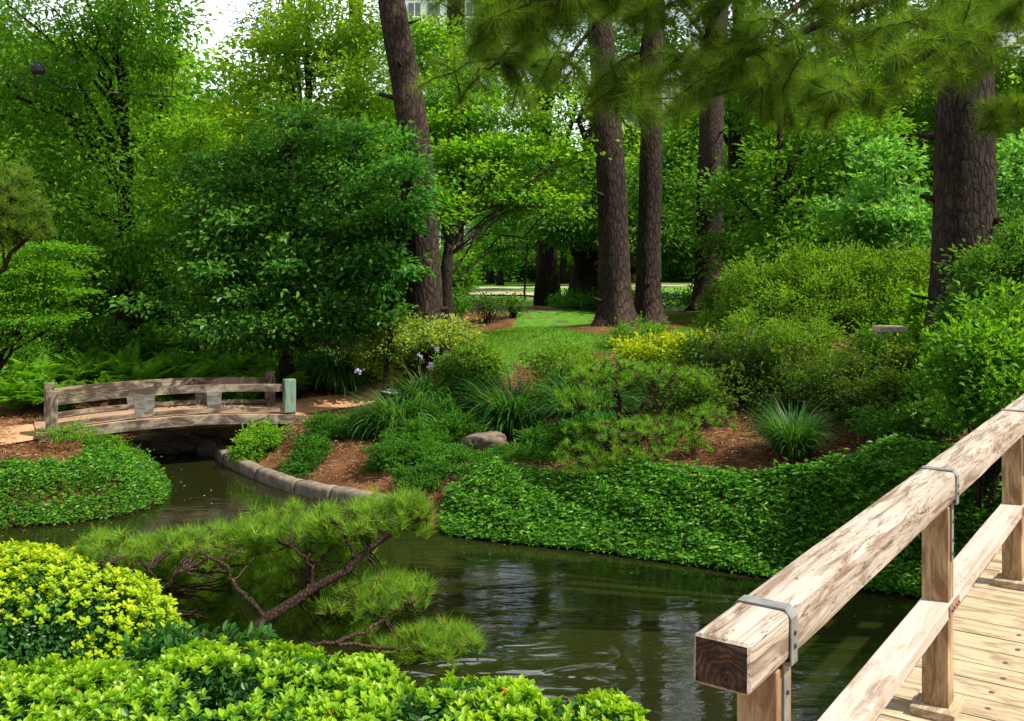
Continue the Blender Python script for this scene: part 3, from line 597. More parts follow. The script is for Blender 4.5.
# concrete edging, segment by segment
ed = smoothp([(*W(392, 512), 0), (*W(375, 506), 0), (*W(335, 499), 0), (*W(300, 492), 0), (*W(262, 479), 0), (*W(229, 463), 0), (-5.0, 17.1, 0)], 61)
elab = ['pale low edging stone where the bank meets the pine bough', 'long low edging stone beside the dark water', 'edging stone below the red mulch slope', 'edging stone below the dark juniper', 'edging stone next to the arched bridge', 'edging stone in the shade under the arched bridge']
for k in range(6):
    seg = ed[k * 10:k * 10 + 11].copy(); seg[:, 2] = .035; rr0 = rg(k); g = Geo()
    rad = .115 + .004 * np.sin(np.linspace(0, 9, 11) + k); rad[0] *= .97; rad[-1] *= .97; seg[0] += (seg[1] - seg[0]) * .06; seg[-1] -= (seg[-1] - seg[-2]) * .06
    seg[:, :2] += 0; g.tube(seg + rr0.normal(size=(11, 3)) * .003, rad, 24, .008, k, sq=.55); o = g.build('edging_stone', G['edging'], None, True, seg[5]); o.scale.z = 1.25
    tag(o, elab[k], 'edging stone', 'concrete stones edging the channel')

# ------------------------------------------------------------------ GROUND COVER
def scatter_region(poly, n, rng, cond=None):
    poly = np.asarray(poly); lo = poly.min(0); hi = poly.max(0); out = []
    while sum(map(len, out)) < n:
        q = rng.uniform(lo, hi, (n, 2)); k = inside(poly, q[:, 0], q[:, 1]); out.append(q[k])
    return np.concatenate(out)[:n]
def cover(name, poly, n, h, leaf, mat, seed, over=.18, edgef=.35, wall=.45):
    rng = rg(seed); q = scatter_region(poly, n, rng); x, y = q.T; s = sdist(x, y); k = s > -over; x, y, s = x[k], y[k], s[k]
    pat = np.sin(x * 5.3 + 2 * np.sin(y * 3.1)) * np.cos(y * 6.7 + 1.5 * np.sin(x * 2.9)) + .5 * np.sin(x * 13 + y * 11); k = (rng.uniform(size=len(x)) > np.clip((pat - .55) * .9, 0, .75)) | (s < .3); x, y, s, pat = x[k], y[k], s[k], pat[k]
    de = pdist(poly, x, y); de = np.where(s < .5, 9, de)
    lump = .04 * np.sin(x * 4.1 + y * 1.7) + .035 * np.sin(x * 2.3 - y * 5.1 + 1) + .03 * np.sin(x * 9 + y * 7) + .035 * np.sin(x * 21 + y * 9 + 2 * np.sin(y * 13)) * np.cos(y * 19 - x * 6)
    prof = np.clip((s + over) / .5, 0, 1) ** .5
    sprig = np.where(rng.uniform(size=len(x)) < .06, rng.uniform(.02, .11, len(x)), 0)
    top = np.maximum(height(x, y), .03) + sprig + (h + lump - .03 * pat) * prof * np.clip(de / edgef, .1, 1)
    dz = np.where(s < .35, rng.uniform(0, 1, len(x)) ** .7, 1 - np.abs(rng.normal(size=len(x))) * .25)
    lowz = np.where(s < .1, .02, height(x, y)); z = lowz + (top - lowz) * np.clip(dz, 0, 1.05)
    c = np.stack([x, y, z], 1); n = len(c); a = rng.uniform(0, 2 * np.pi, n); ax = np.stack([np.cos(a), np.sin(a), rng.uniform(-.4, .5, n)], 1)
    nm = rng.normal(size=(n, 3)) * .7 + [0, -.35, 1]; front = s < .3; nm[front] += [0, -.5, 0]
    # stems swell out over the water
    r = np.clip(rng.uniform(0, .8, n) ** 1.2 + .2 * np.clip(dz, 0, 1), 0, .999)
    g = Geo(); g.leaves(c, ax, nm, leaf * rng.uniform(.55, 1.2, n), .42, r, .14, 4)
    return tag(g.build(name, G[mat]), kind='stuff')
bank = [W(446, 538), W(500, 545), W(600, 555), W(700, 570), W(800, 587), W(900, 600), W(1000, 612), (7.5, 8.6), (7.5, 10.5), P(1000, 0, 11.3)[:2], P(930, 0, 11.9)[:2], P(880, 0, 12.2)[:2], P(840, 0, 12.0)[:2],
        P(800, 0, 11.9)[:2], P(750, 0, 12.0)[:2], P(715, 0, 12.7)[:2], P(660, 0, 13.0)[:2], P(600, 0, 13.1)[:2], P(550, 0, 13.3)[:2], P(500, 0, 13.6)[:2], P(450, 0, 13.1)[:2], W(440, 525)]
cover('ground_cover', bank, 120000, .13, .085, 'cover', 1)
isl = [W(-60, 530), W(0, 531), W(60, 527), W(122, 519), W(164, 505), W(170, 489), W(155, 468), (-6.0, 15.75), (-6.55, 15.3), (-6.3, 14.7), (-6.35, 14.1), (-7.0, 13.75), (-7.7, 13.9), (-7.9, 15.0), (-8.6, 15.3), (-9.5, 14.5), (-12, 14.0), (-12, 12.2)]
cover('ground_cover', isl, 62000, .19, .068, 'cover', 2, .12, .3)
# green tufts on the mulch beside the small bridge
bush('round_leaf_plant', 'fresh green round leaf plant spilling down beside the pale green post', [(262, 438, 22, 13, 16.2), (248, 452, 14, 12, 16.0)], 'bright', .05, 24, .1, .7, .7, 50, stems=False)
bush('creeping_plant', 'creeping plant at the foot of the dark bridge end post', [(72, 432, 26, 7, 15.1), (100, 446, 26, 7, 15.2), (122, 456, 24, 6, 15.3)], 'fern', .04, 16, .09, .5, .5, 51, stems=False)

# grass: lawn blades and mulch fringe
rng = rg(77)
q = scatter_region([P(430, 0, 18.4)[:2], P(560, 0, 18.9)[:2], P(700, 0, 19)[:2], P(760, 0, 26)[:2], P(430, 0, 26)[:2]], 60000, rng); x, y = q.T
k = (np.hypot(x - 2.3, y - 22) > 1.3) & (np.hypot(x - 3.4, y - 23.6) > 1.1) & (np.hypot(x + 1.7, y - 19.6) > 1.1); x, y = x[k], y[k]; n = len(x)
g = Geo(); c = np.stack([x, y, height(x, y) - .005], 1); dd = rng.normal(size=(n, 3)) * .45; dd[:, 2] = 1
g.needles(c, dd, rng.uniform(.03, .08, n), .014, rng.uniform(0, 1, n), rng); tag(g.build('grass', G['grass']), kind='stuff')

rng = rg(78); q = scatter_region([(-9.5, 13.4), (-6.2, 14.2), (-4.6, 15.2), (-1.6, 13.3), (1, 12.6), (4.3, 11.4), (6, 12), (6, 18), (2, 19), (-4, 19), (-9.5, 17)], 60000, rng); x, y = q.T
k = sdist(x, y) > .3; x, y = x[k], y[k]; n = len(x); g = Geo(); c = np.stack([x, y, height(x, y) + rng.uniform(.002, .03, n)], 1)
dd = rng.normal(size=(n, 3)) * [1, 1, .22]; g.needles(c, dd, rng.uniform(.05, .16, n), .008, rng.uniform(0, 1, n), rng)
k2 = rng.choice(n, 5000); a = rng.normal(size=(5000, 3)) * [1, 1, .2]; g.leaves(c[k2] + [0, 0, .01], a, rng.normal(size=(5000, 3)) * .4 + [0, 0, 1], .045, .5, rng.uniform(0, 1, 5000))
G['litter'] = leafmat('dry_litter', [(0, (.06, .028, .014)), (.5, (.26, .13, .055)), (1, (.50, .33, .17))], .05, .7, .2, (1, 1, 1))
tag(g.build('fallen_leaves', G['litter']), kind='stuff')

rng = rg(79); q = scatter_region(SHORE, 9000, rng); sx_ = sdist(q[:, 0], q[:, 1]); pr_ = np.exp(sx_ / .35) + .008; q = q[rng.uniform(size=len(q)) < pr_ * .35]; n = len(q)
g = Geo(); a = rng.normal(size=(n, 3)) * [1, 1, 0]; g.leaves(np.column_stack([q, np.full(n, .006)]), a, np.tile([0, 0, 1.], (n, 1)), rng.uniform(.02, .05, n), .5, rng.uniform(0, 1, n), .02); tag(g.build('floating_leaves', G['litter']), kind='stuff')

# ------------------------------------------------------------------ LOW PLANTING
strap_clump('strap_leaf_clump', 'round clump of strap leaves beside the sandy path by the green post', 338, 392, 19.3, .80, 420, .028, seed=1, rbase=.3, flowers=[(358, 372, 17.9)])
strap_clump('strap_leaf_clump', 'strap leaf clump with lilac flowers below the variegated bush', 425, 380, 16.9, .6, 380, .026, seed=2, rbase=.3, flowers=[(397, 350, 18.2), (419, 356, 17.6), (436, 350, 17.9), (446, 359, 17.4), (430, 366, 17.4)])
strap_clump('strap_leaf_clump', 'dark strap leaf clump drooping over the juniper at the path end', 402, 430, 15.9, .64, 480, .026, seed=3, rbase=.38)
strap_clump('strap_leaf_clump', 'dark strap leaf clump directly behind the rounded brown rock', 514, 424, 15.9, .72, 480, .026, seed=4, rbase=.38)
strap_clump('strap_leaf_clump', 'strap leaf clump half hidden behind the little trained pine', 590, 412, 15.0, .75, 380, .026, seed=5, rbase=.3)
strap_clump('strap_leaf_clump', 'strap leaf clump beside the grey green bush by the lawn', 475, 388, 17.2, .6, 280, .024, seed=6, rbase=.26)
strap_clump('spiky_grass', 'fine spiky grass tussock alone in the red mulch', 793, 458, 12.7, .5, 620, .012, mat='strap', seed=7, rbase=.17, droop=(.6, 1.8))
jun = [('bright juniper mound above the concrete edging', [(420, 446, 38, 20, 15.0), (395, 470, 28, 16, 14.4)], 11), ('juniper mound sprawling in front of the brown rock', [(470, 484, 38, 9, 13.8), (440, 468, 28, 12, 14.3)], 12),
       ('dark juniper draped over the edging near the arched bridge', [(335, 440, 26, 16, 15.9), (312, 464, 20, 13, 15.2)], 13), ('juniper mound below the dark strap leaf clump', [(455, 432, 30, 16, 15.3), (430, 412, 22, 12, 15.8)], 14),
       ('low juniper tuft growing between rock and groundcover', [(528, 462, 30, 9, 14.0), (548, 442, 24, 10, 14.4)], 15), ('small juniper sprig on the red mulch slope', [(300, 480, 16, 8, 14.9)], 16),
       ('broad juniper filling the bank below the strap leaf clumps', [(448, 440, 36, 16, 15.6)], 17), ('juniper trailing to the water by the last edging stone', [(425, 486, 30, 12, 13.6)], 18),
       ('juniper mound under the cloud pruned little pine', [(560, 440, 34, 14, 14.4), (600, 430, 34, 14, 14.2)], 19), ('dark juniper patch between path end and strap leaf clump', [(365, 430, 26, 14, 16.4)], 20)]
for lab, lb, s in jun: bush('juniper', lab, lb, 'juniper', .06, 34, .11, .28, .45, s, cat='shrub', droop=-.15, per=1.5, upb=.5)
BS = [('variegated_bush', 'yellow edged variegated bush at the foot of the leaning pine', [(415, 334, 48, 15, 18.7), (385, 348, 30, 18, 18.5), (458, 334, 24, 9, 18.6)], 'varieg', .085, .17, 21),
      ('willowy_bush', 'grey green narrow leaf bush beside the lawn edge', [(470, 372, 30, 26, 17.3)], 'feather', .09, .14, 22),
      ('willowy_bush', 'loose grey green bush with lilac dots in front of the twin pines', [(560, 362, 30, 15, 17.6), (582, 374, 26, 16, 16.8)], 'feather', .07, .13, 23),
      ('round_bush', 'dark round bush at the foot of the twin pines', [(642, 334, 28, 11, 19.5)], 'mid', .05, .12, 24),
      ('yellow_bush', 'bright yellow leaved bush behind the little trained pine', [(655, 352, 40, 13, 16.9), (690, 348, 22, 10, 17)], 'yellow', .07, .12, 25),
      ('willow_leaf_bush', 'wide drooping willow leaf bush behind the red mulch', [(745, 378, 40, 28, 15.2), (718, 358, 30, 18, 16)], 'olive', .11, .17, 26),
      ('azalea', 'low azalea spreading below the stone bench', [(845, 385, 48, 28, 13.8), (880, 400, 40, 24, 13.3)], 'olive', .065, .14, 27),
      ('azalea', 'azalea with yellow tips beside the stone bench', [(880, 362, 36, 12, 14.0), (925, 380, 24, 18, 13.6)], 'yellow_olive', .065, .14, 28),
      ('azalea', 'broad azalea between the mulch bank and the feathery hedge', [(796, 350, 48, 26, 15.8), (764, 332, 36, 20, 16.8)], 'feather', .065, .15, 29),
      ('azalea', 'azalea uphill of the spiky grass under the low branches', [(790, 395, 40, 22, 14.4)], 'olive', .065, .14, 30),
      ('feathery_hedge', 'tall feathery pale green bush nearest the twin pines', [(768, 290, 44, 28, 18.4), (740, 308, 22, 16, 18.4)], 'feather', .075, .16, 31),
      ('feathery_hedge', 'tall feathery pale green bush in the middle of the hedge', [(825, 282, 52, 32, 18.0), (800, 305, 50, 24, 17.6)], 'feather', .075, .16, 32),
      ('feathery_hedge', 'tall feathery pale green bush touching the thick pine trunk', [(898, 282, 44, 32, 17.6), (880, 308, 44, 22, 17.2)], 'feather', .075, .16, 33),
      ('compound_leaf_shrub', 'glossy shrub with hanging leaves behind the handrail', [(978, 365, 52, 42, 10.4), (1010, 330, 40, 40, 10.8), (1000, 400, 44, 30, 10)], 'mid', .085, .17, 34),
      ('spreading_shrub', 'fine spreading shrub wrapping the foot of the thick pine', [(1000, 285, 46, 36, 12.0), (975, 315, 34, 22, 12.3), (1030, 250, 30, 30, 12.2)], 'deep', .06, .14, 35),
      ('azalea', 'low azalea tuft hiding the legs of the stone bench', [(884, 347, 26, 8, 14.2)], 'mid', .055, .1, 38),
      ('fern_leaf_plant', 'upright leafy plant between the stone bench and thick pine', [(928, 316, 13, 18, 14.9), (934, 332, 13, 14, 14.6)], 'fern', .11, .12, 36),
      ('round_bush', 'low dark bush left of the groundcover under the handrail', [(900, 424, 46, 14, 12.4), (940, 415, 30, 18, 11.9)], 'deep', .06, .13, 37)]
G['yellow_olive'] = leafmat('leaf_yellow_tipped', [(0, (.02, .06, .01)), (.5, (.07, .15, .015)), (.8, (.12, .2, .03)), (1, (.5, .42, .07))], .3)
for nm_, lab, lb, mt, lf, cr_, s in BS:
    nar = .36 if mt in ('feather', 'olive', 'fern') else .5
    bush(nm_, lab, lb, mt, lf, 34, cr_, nar, .9, s, droop=(.5 if 'willow' in nm_ else -.35 if mt == 'feather' else 0), upb=.6)
for nm_, lab, lb, mt, s in [('azalea', 'deep green low azalea behind the cloud pruned little pine', [(640, 385, 40, 14, 15.8), (560, 392, 28, 12, 15.8)], 'deep', 61), 
        ('azalea', 'dark azalea behind the yellow leaved bush', [(722, 326, 22, 11, 18.6)], 'mid', 63), ('azalea', 'azalea under the sunlit maple behind the stone bench', [(900, 345, 44, 14, 16.4)], 'mid', 64),
        ('azalea', 'azalea leaning over the mulch next to the willow leaf bush', [(700, 395, 34, 20, 14.4)], 'olive', 65), ('azalea', 'dense azalea filling the slope behind the handrail shrub', [(955, 345, 24, 34, 13.4), (940, 395, 34, 22, 12.8)], 'mid', 66),
        ('azalea', 'azalea at the path edge below the dark glossy tree', [(318, 372, 30, 14, 19.8), (372, 368, 30, 16, 19.2)], 'mid', 67)]:
    bush(nm_, lab, lb, mt, .07, 34, .15, .4, .9, s, upb=.6)
# distant shrubs by the lawn
FS = [('azalea_mound', 'dark azalea mound beside the black trunk at the lawn edge', [(444, 305, 22, 11, 26)], 'deep', 41), ('azalea_mound', 'dark azalea mound in the island of mulch on the lawn', [(488, 305, 16, 7, 27)], 'olive', 42),
      ('azalea_mound', 'brownish azalea mound at the end of the mulch island', [(514, 304, 12, 6, 27.5)], 'olive', 43), ('azalea_mound', 'green azalea mound past the twin pines', [(728, 300, 22, 15, 25)], 'mid', 44),
      ('russet_bush', 'russet tinged bush in the shade behind the ferns', [(182, 318, 24, 18, 23.5)], 'red', 45), ('russet_bush', 'pinkish brown bush next to the dark glossy tree', [(214, 308, 20, 22, 24)], 'red', 46),
      ('azalea_mound', 'dark azalea mound below the bright maple at the frame edge', [(60, 335, 44, 22, 20)], 'deep', 47), ('azalea_mound', 'dark mound between maple and ferns', [(110, 345, 40, 16, 20.5)], 'deep', 48),
      ('azalea_mound', 'low dark mound behind the sandy path entrance', [(20, 365, 40, 20, 19)], 'mid', 49), ('leafy_bush', 'light green bush low in the gap beside the black trunk', [(392, 285, 34, 40, 22.5)], 'mid', 55)]
for nm_, lab, lb, mt, s in FS: bush(nm_, lab, lb, mt, .085, 26, .2, .5, .8, s)
g = Geo(); rng = rg(60)
cen = np.stack([rng.uniform(1.2, 6.2, 260), rng.uniform(29.2, 30.8, 260), rng.uniform(1.95, 2.35, 260)], 1)
clump_leaves(g, cen, np.tile([0, -.3, 1.], (260, 1)), .2, 24, .12, .3, rng)
tag(g.build('low_hedge', G['cool'], None, False, (3, 30, 1.9)), 'low dark green hedge running across the lawn behind the twin pines', 'hedge')
# ferns
def fern_mesh(seed, nf=26, L=.62):
    rng = rg(seed); g = Geo()
    for k in range(nf):
        a = rng.uniform(0, 2 * np.pi); th = rng.uniform(.75, 1.35); bend = rng.uniform(.5, 1.5); Lk = L * rng.uniform(.6, 1.15); m = 15
        t = np.linspace(0, 1, m); ang = th - bend * t ** 1.3; dx = np.cumsum(np.cos(ang)) * Lk / m; dz = np.cumsum(np.sin(ang)) * Lk / m
        h = np.array([math.cos(a), math.sin(a), 0]); p = h[None] * dx[:, None]; p[:, 2] = dz; s = np.array([-h[1], h[0], 0])
        wv = np.sin(np.pi * np.clip(t * .95 + .06, 0, 1)) ** .7 * .13 * Lk / .62
        tan = unit(np.gradient(p, axis=0))
        for sg in (-1, 1): g.leaves(p[1:], s[None] * sg + tan[1:] * .35, np.cross(tan[1:], s[None]), wv[1:] + .02, .42, np.clip(rng.uniform(0, 1) * .6 + rng.uniform(0, .4, m - 1), 0, 1), .1, 4)
    return g.mesh('fern')
FM = [fern_mesh(s) for s in (1, 2, 3)]
for f in FM: f.materials.append(G['fern'])
rng = rg(99); placed = []
while len(placed) < 95:
    x = rng.uniform(-11.5, -4.2); y = rng.uniform(17.6, 22.2)
    px = 512 + x / y * 1000
    if px > 320 or (y < 18.2 and x > -5.6): continue
    if any((x - a) ** 2 + (y - b) ** 2 < .10 for a, b in placed): continue
    placed.append((x, y)); o = bpy.data.objects.new('fern', FM[len(placed) % 3]); COL.objects.link(o)
    o.location = (x, y, hz(x, y) - .02); s = rng.uniform(.8, 1.3); o.scale = (s, s, s * rng.uniform(.9, 1.15)); o.rotation_euler.z = rng.uniform(0, 6.3)
    tag(o, 'green fern in the dense fern bed behind the arched bridge', 'fern', 'ferns behind the arched bridge')
for k, (px, d) in enumerate(((14, 17.3), (34, 17.6), (62, 17.5), (8, 18.0), (290, 18.8), (255, 18.5))):
    p = P(px, 0, d); o = bpy.data.objects.new('fern', FM[k % 3]); COL.objects.link(o); o.location = (p[0], p[1], hz(p[0], p[1])); o.rotation_euler.z = k; o.scale = (1.25,) * 3
    tag(o, 'green fern in the dense fern bed behind the arched bridge', 'fern', 'ferns behind the arched bridge')

# ------------------------------------------------------------------ PINES
def pine_trunk(label, base, pts, r0, r1, seed, bark='pine_bark', crown=None, name='pine_tree', group=None, flare=1.0, sides=28):
    base = np.array(base, float); base[2] = hz(base[0], base[1]) - .1; t = empty(name, base, label, 'pine tree', group)
    p = smoothp([base] + list(pts), 40); p[0] = base; p = np.concatenate([p[0] + (p[1] - p[0]) * np.linspace(0, 1, 6)[:-1, None], p[1:]]) if False else p; u = np.linspace(0, 1, 40); hh = p[:, 2] - base[2]
    rad = r0 + (r1 - r0) * u; rad = rad * (1 + .55 * flare * np.exp(-hh / .35))
    g = Geo(); rng = rg(seed); th_ = np.linspace(0, 2 * np.pi, sides, endpoint=False)[None]
    mul = 1 + .42 * flare * np.exp(-hh / .28)[:, None] * (np.cos(2.5 * th_ + seed) ** 2 - .35) + .03 * np.sin(3 * th_ + hh[:, None] * .9 + seed) + .018 * np.sin(5 * th_ - hh[:, None] * 1.7)
    g.tube(p, rad, sides, .015, seed, mul=mul)
    for q in range(9):
        j = 4 + q * 2 + int(rng.integers(0, 2)); a = rng.uniform(0, 6.28); dv_ = np.array([math.cos(a), math.sin(a), .25]); L = rng.uniform(.08, .3)
        g.tube(np.array([p[j] + dv_ * rad[j] * .8, p[j] + dv_ * (rad[j] + L)]), np.array([.05, .028]) * rng.uniform(.6, 1.2), 7)
    top = p[-1]; cg = Geo()
    if crown:
        zc, rc, nb = crown
        tips = []
        for k in range(nb):
            j = int(rng.choice(np.where(p[:, 2] > min(zc, p[-1][2] * .62 + 2))[0])); a = rng.uniform(0, 6.28); L = rc * rng.uniform(.5, 1) * (1.1 - max(0, j - 26) / 22)
            e = p[j] + [math.cos(a) * L, math.sin(a) * L, rng.uniform(-.1, .9)]; br = bezier(p[j], e, 8, .2, .06, k); g.tube(br, np.linspace(r1 * .35, .015, 8), 6)
            for q in range(14):
                tips.append(br[rng.integers(3, 8)] + rng.normal(size=3) * [.5, .5, .22])
        tips = np.array(tips); n = len(tips) * 55; c = np.repeat(tips, 55, 0); d = unit(rng.normal(size=(n, 3)) + [0, 0, .3])
        cg.needles(c, d, rng.uniform(.15, .27, n), .022, rng.uniform(0, 1, n), rng)
    g.build('trunk', G[bark], t, True, base)
    if crown: cg.build('crown', G['needle_dark'], t, False, base)
    return t
pine_trunk('tall leaning pine behind the yellow edged variegated bush', P(424, 320, 19.5), [P(424, 290, 19.5), P(418, 180, 19.5), P(407, 90, 19.5), P(392, 0, 19.5), P(372, -180, 19.6), P(350, -420, 20), P(345, -700, 20)], .37, .18, 1, crown=(12, 3.6, 26))
pine_trunk('nearer and thicker of the twin pines standing on the lawn', P(616, 324, 22), [P(615, 300, 22), P(612, 200, 22), P(603, 60, 22), P(596, -60, 22), P(590, -300, 22), P(592, -600, 22)], .40, .17, 2, crown=(13, 3.4, 24))
pine_trunk('slimmer of the twin pines with reddish straw at its foot', P(650, 320, 23.6), [P(648, 290, 23.6), P(651, 150, 23.6), P(655, 0, 23.6), P(660, -250, 23.6), P(655, -560, 23.6)], .33, .15, 3, crown=(13, 3.2, 22))
pine_trunk('massive thick pine with plated bark beside the handrail end', P(963, 340, 14), [P(963, 300, 14), P(964, 180, 14), P(965, 60, 14), P(966, -120, 14), P(960, -500, 14), P(955, -1000, 14), P(955, -1500, 14)], .48, .2, 4, flare=.3, crown=(19, 3.2, 22), sides=40)
pine_trunk('shaded pine trunk standing behind the slimmer twin pine', P(708, 300, 29), [P(710, 200, 29), P(713, 80, 29), P(722, -60, 29), P(730, -300, 29), P(735, -470, 29)], .42, .2, 5, 'pine_bark_far', (18, 3.5, 20))
pine_trunk('distant pine trunk rising over the yellow green tree', P(352, 305, 31), [P(353, 150, 31), P(356, 0, 31), P(357, -150, 31), P(356, -380, 31)], .28, .15, 6, 'pine_bark_far', (16, 3, 16))
pine_trunk('distant pine trunk rising above the layered maple', P(452, 300, 33), [P(455, 150, 33), P(456, 0, 33), P(458, -160, 33), P(460, -380, 33), P(462, -800, 33)], .36, .2, 7, 'pine_bark_far', (16, 3, 14))

# overhanging long-needled boughs: a pine rooted out of frame
rng = rg(123)
ob = np.array([9.2, 7.6, 0.]); ob[2] = hz(ob[0], ob[1]) - .1
op = empty('overhanging_pine', ob, 'pine whose long needled boughs hang across the top of the view', 'pine tree')
g = Geo(); g.tube(smoothp([ob, ob + [0, 0, 4], ob + [-.1, .1, 9], ob + [0, 0, 14]], 24), np.linspace(.42, .2, 24) * (1 + .5 * np.exp(-np.linspace(0, 14, 24) / .4)), 24, .02, 5)
tips = []
def bough(path, r0=.06, nsub=10, spread=.55, seed=0, td=1.0):
    rr = rg(seed); p = smoothp([P(*q) for q in path], 24); full = np.concatenate([bezier(ob + [0, 0, max(3.5, p[0][2] - 1.2)], p[0], 6, .2, .02, seed)[:-1], p])
    g.tube(full, np.linspace(r0, .012, len(full)), 8, .03, seed)
    for k in range(nsub):
        j = rr.integers(2, 24); dr = unit(p[min(j + 1, 23)] - p[j - 1]); L = spread * rr.uniform(.4, 1.1)
        e = p[j] + dr * L * .5 + unit(rr.normal(size=3)) * [1, .8, .55] * L; sb_ = bezier(p[j], e, 6, .05, .015, k); g.tube(sb_, np.linspace(.014, .006, 6), 5)
        for q in (3, 4, 5): tips.append((sb_[q], unit(sb_[q] - sb_[q - 1]) * .6))
        for q in range(3):
            e2 = sb_[3] + unit(rr.normal(size=3)) * L * .45; g.tube(np.array([sb_[3], (sb_[3] + e2) / 2 + [0, 0, .02], e2]), .006, 4); tips.append((e2, unit(e2 - sb_[3])))
    tips.append((p[-1], unit(p[-1] - p[-2])))
bough([(1060, -60, 8.4), (940, -30, 8.0), (850, 10, 7.8), (760, 50, 7.6), (700, 70, 7.6)], .07, 20, .6, 1)
bough([(1060, -140, 8.2), (900, -110, 7.6), (760, -70, 7.2), (640, -30, 7.0), (540, 10, 7.0), (500, 30, 7)], .08, 28, .62, 2)
bough([(1080, 0, 7.6), (980, 25, 7.4), (900, 70, 7.2), (840, 100, 7.2)], .05, 17, .5, 3)
bough([(1080, -40, 8.8), (1000, 10, 8.6), (960, 60, 8.4)], .05, 13, .5, 4)
bough([(800, -80, 7.8), (700, -40, 7.8), (650, 20, 7.6), (640, 80, 7.4)], .04, 14, .45, 5)
bough([(760, -60, 8.4), (660, -30, 8.4), (600, 20, 8.4), (560, 70, 8.2)], .04, 12, .5, 6)
bough([(1000, -100, 9), (860, -30, 8.8), (780, 20, 8.6), (775, 60, 8.6), (772, 80, 8.6)], .045, 14, .5, 7)
bough([(1080, -20, 9.4), (900, 20, 9.2), (820, 60, 9.0), (700, 100, 9.0)], .05, 20, .6, 11)
bough([(760, -90, 9.2), (680, -30, 9.2), (600, 0, 9.0), (520, 40, 9.0), (500, 60, 9)], .05, 20, .6, 12)
bough([(900, -150, 8.2), (800, -60, 8.2), (720, 10, 8.2), (700, 60, 8.2)], .05, 20, .6, 13)
bough([(1090, 60, 8.2), (1040, 100, 8.2), (980, 130, 8.2)], .03, 9, .4, 14)
bough([(700, -120, 7.6), (620, -60, 7.6), (560, -20, 7.4), (520, 0, 7.4)], .05, 16, .6, 15)
g.build('trunk', G['bark'], op, True, ob)
tp = np.array([t[0] for t in tips]); td = np.array([t[1] for t in tips]); NP = 200
n = len(tp) * NP; c = np.repeat(tp, NP, 0) - np.repeat(td, NP, 0) * rng.uniform(0, .13, n)[:, None]; d = np.repeat(td, NP, 0) * .45 + unit(rng.normal(size=(n, 3))) + [0, 0, .1]
cg = Geo(); cg.needles(c, d, rng.uniform(.12, .21, n), .0027, np.clip(np.repeat(rng.uniform(0, .5, len(tp)), NP) + rng.uniform(0, .5, n), 0, 1), rng); cg.build('crown', G['bough'], op, False, ob)

# trained pines: pads of upright needles on bent branches
def niwaki(name, label, base, branches, pads, L, wd, seed, mat='needle', tips_n=40, r0=.05, sub=14, dens=1.0):
    rng = rg(seed); base = np.array(base, float); t = empty(name, base, label, 'pine tree'); g = Geo(); nodes = []
    for path, ra, rb in branches:
        p = smoothp([P(*q) for q in path], 22); p[1:-1] += rng.normal(size=(20, 3)) * .006 * base[1] / 5; g.tube(p, np.linspace(ra, rb, 22), 9, .05, seed); nodes.append(p)
    nd = np.concatenate(nodes); tips = []
    for (px, py, rx, ry, d, cnt) in pads:
        cnt = int(cnt * dens)
        c0 = P(px, py, d); a = rng.uniform(0, 6.28, cnt); f = np.sqrt(rng.uniform(0, 1, cnt)); sx = rx * d / F
        xs = c0[0] + np.cos(a) * f * sx; ys = c0[1] + np.sin(a) * f * min(sx * .75, .6); f2 = f; zs = c0[2] + ry * d / F * (1 - f ** 2 * 1.2) * rng.uniform(.35, 1.0, cnt) + rng.normal(size=cnt) * ry * d / F * .3
        pts = np.stack([xs, ys, zs], 1); tips.append(pts)
        near = nd[np.argmin(((nd - c0) ** 2).sum(1))]
        hubs = pts[rng.choice(cnt, min(sub, cnt), replace=False)]
        for h in hubs:
            st = nd[np.argmin(((nd - h) ** 2).sum(1))]; g.tube(bezier(st, h, 7, -.006 * d / 5, .006 * d / 5, int(abs(h[0]) * 999)), np.linspace(rb * 1.1, .0025 * d / 5, 7), 6)
        for h in pts:
            q = hubs[np.argmin(((hubs - h) ** 2).sum(1))]
            if np.linalg.norm(q - h) > .01: g.tube(np.array([q - [0, 0, .01], (q + h) / 2 - [0, 0, .012], h]), .0022 * d / 5, 4, cap=False)
    tp = np.concatenate(tips); n = len(tp) * tips_n; c = np.repeat(tp, tips_n, 0); c[:, 2] -= rng.uniform(0, 1, n) * L * .5
    tilt = np.repeat(rng.normal(size=(len(tp), 3)) * [.35, .35, 0], tips_n, 0)
    d_ = rng.normal(size=(n, 3)) * [.62, .62, .3] + tilt; d_[:, 2] += .75
    cg = Geo(); rr = np.clip(np.repeat(rng.uniform(0, .45, len(tp)), tips_n) + rng.uniform(0, .55, n), 0, 1); rr[rr > .955] = .9
    brown = rng.uniform(size=n) > .975; rr[brown] = 1.0
    cg.needles(c, d_, L * rng.uniform(.65, 1.1, n), wd, rr, rng)
    g.build('trunk', G['twig'], t, True, base); cg.build('crown', G[mat], t, False, base); return t
b0 = P(196, 690, 4.7); b0[2] = hz(b0[0], b0[1])
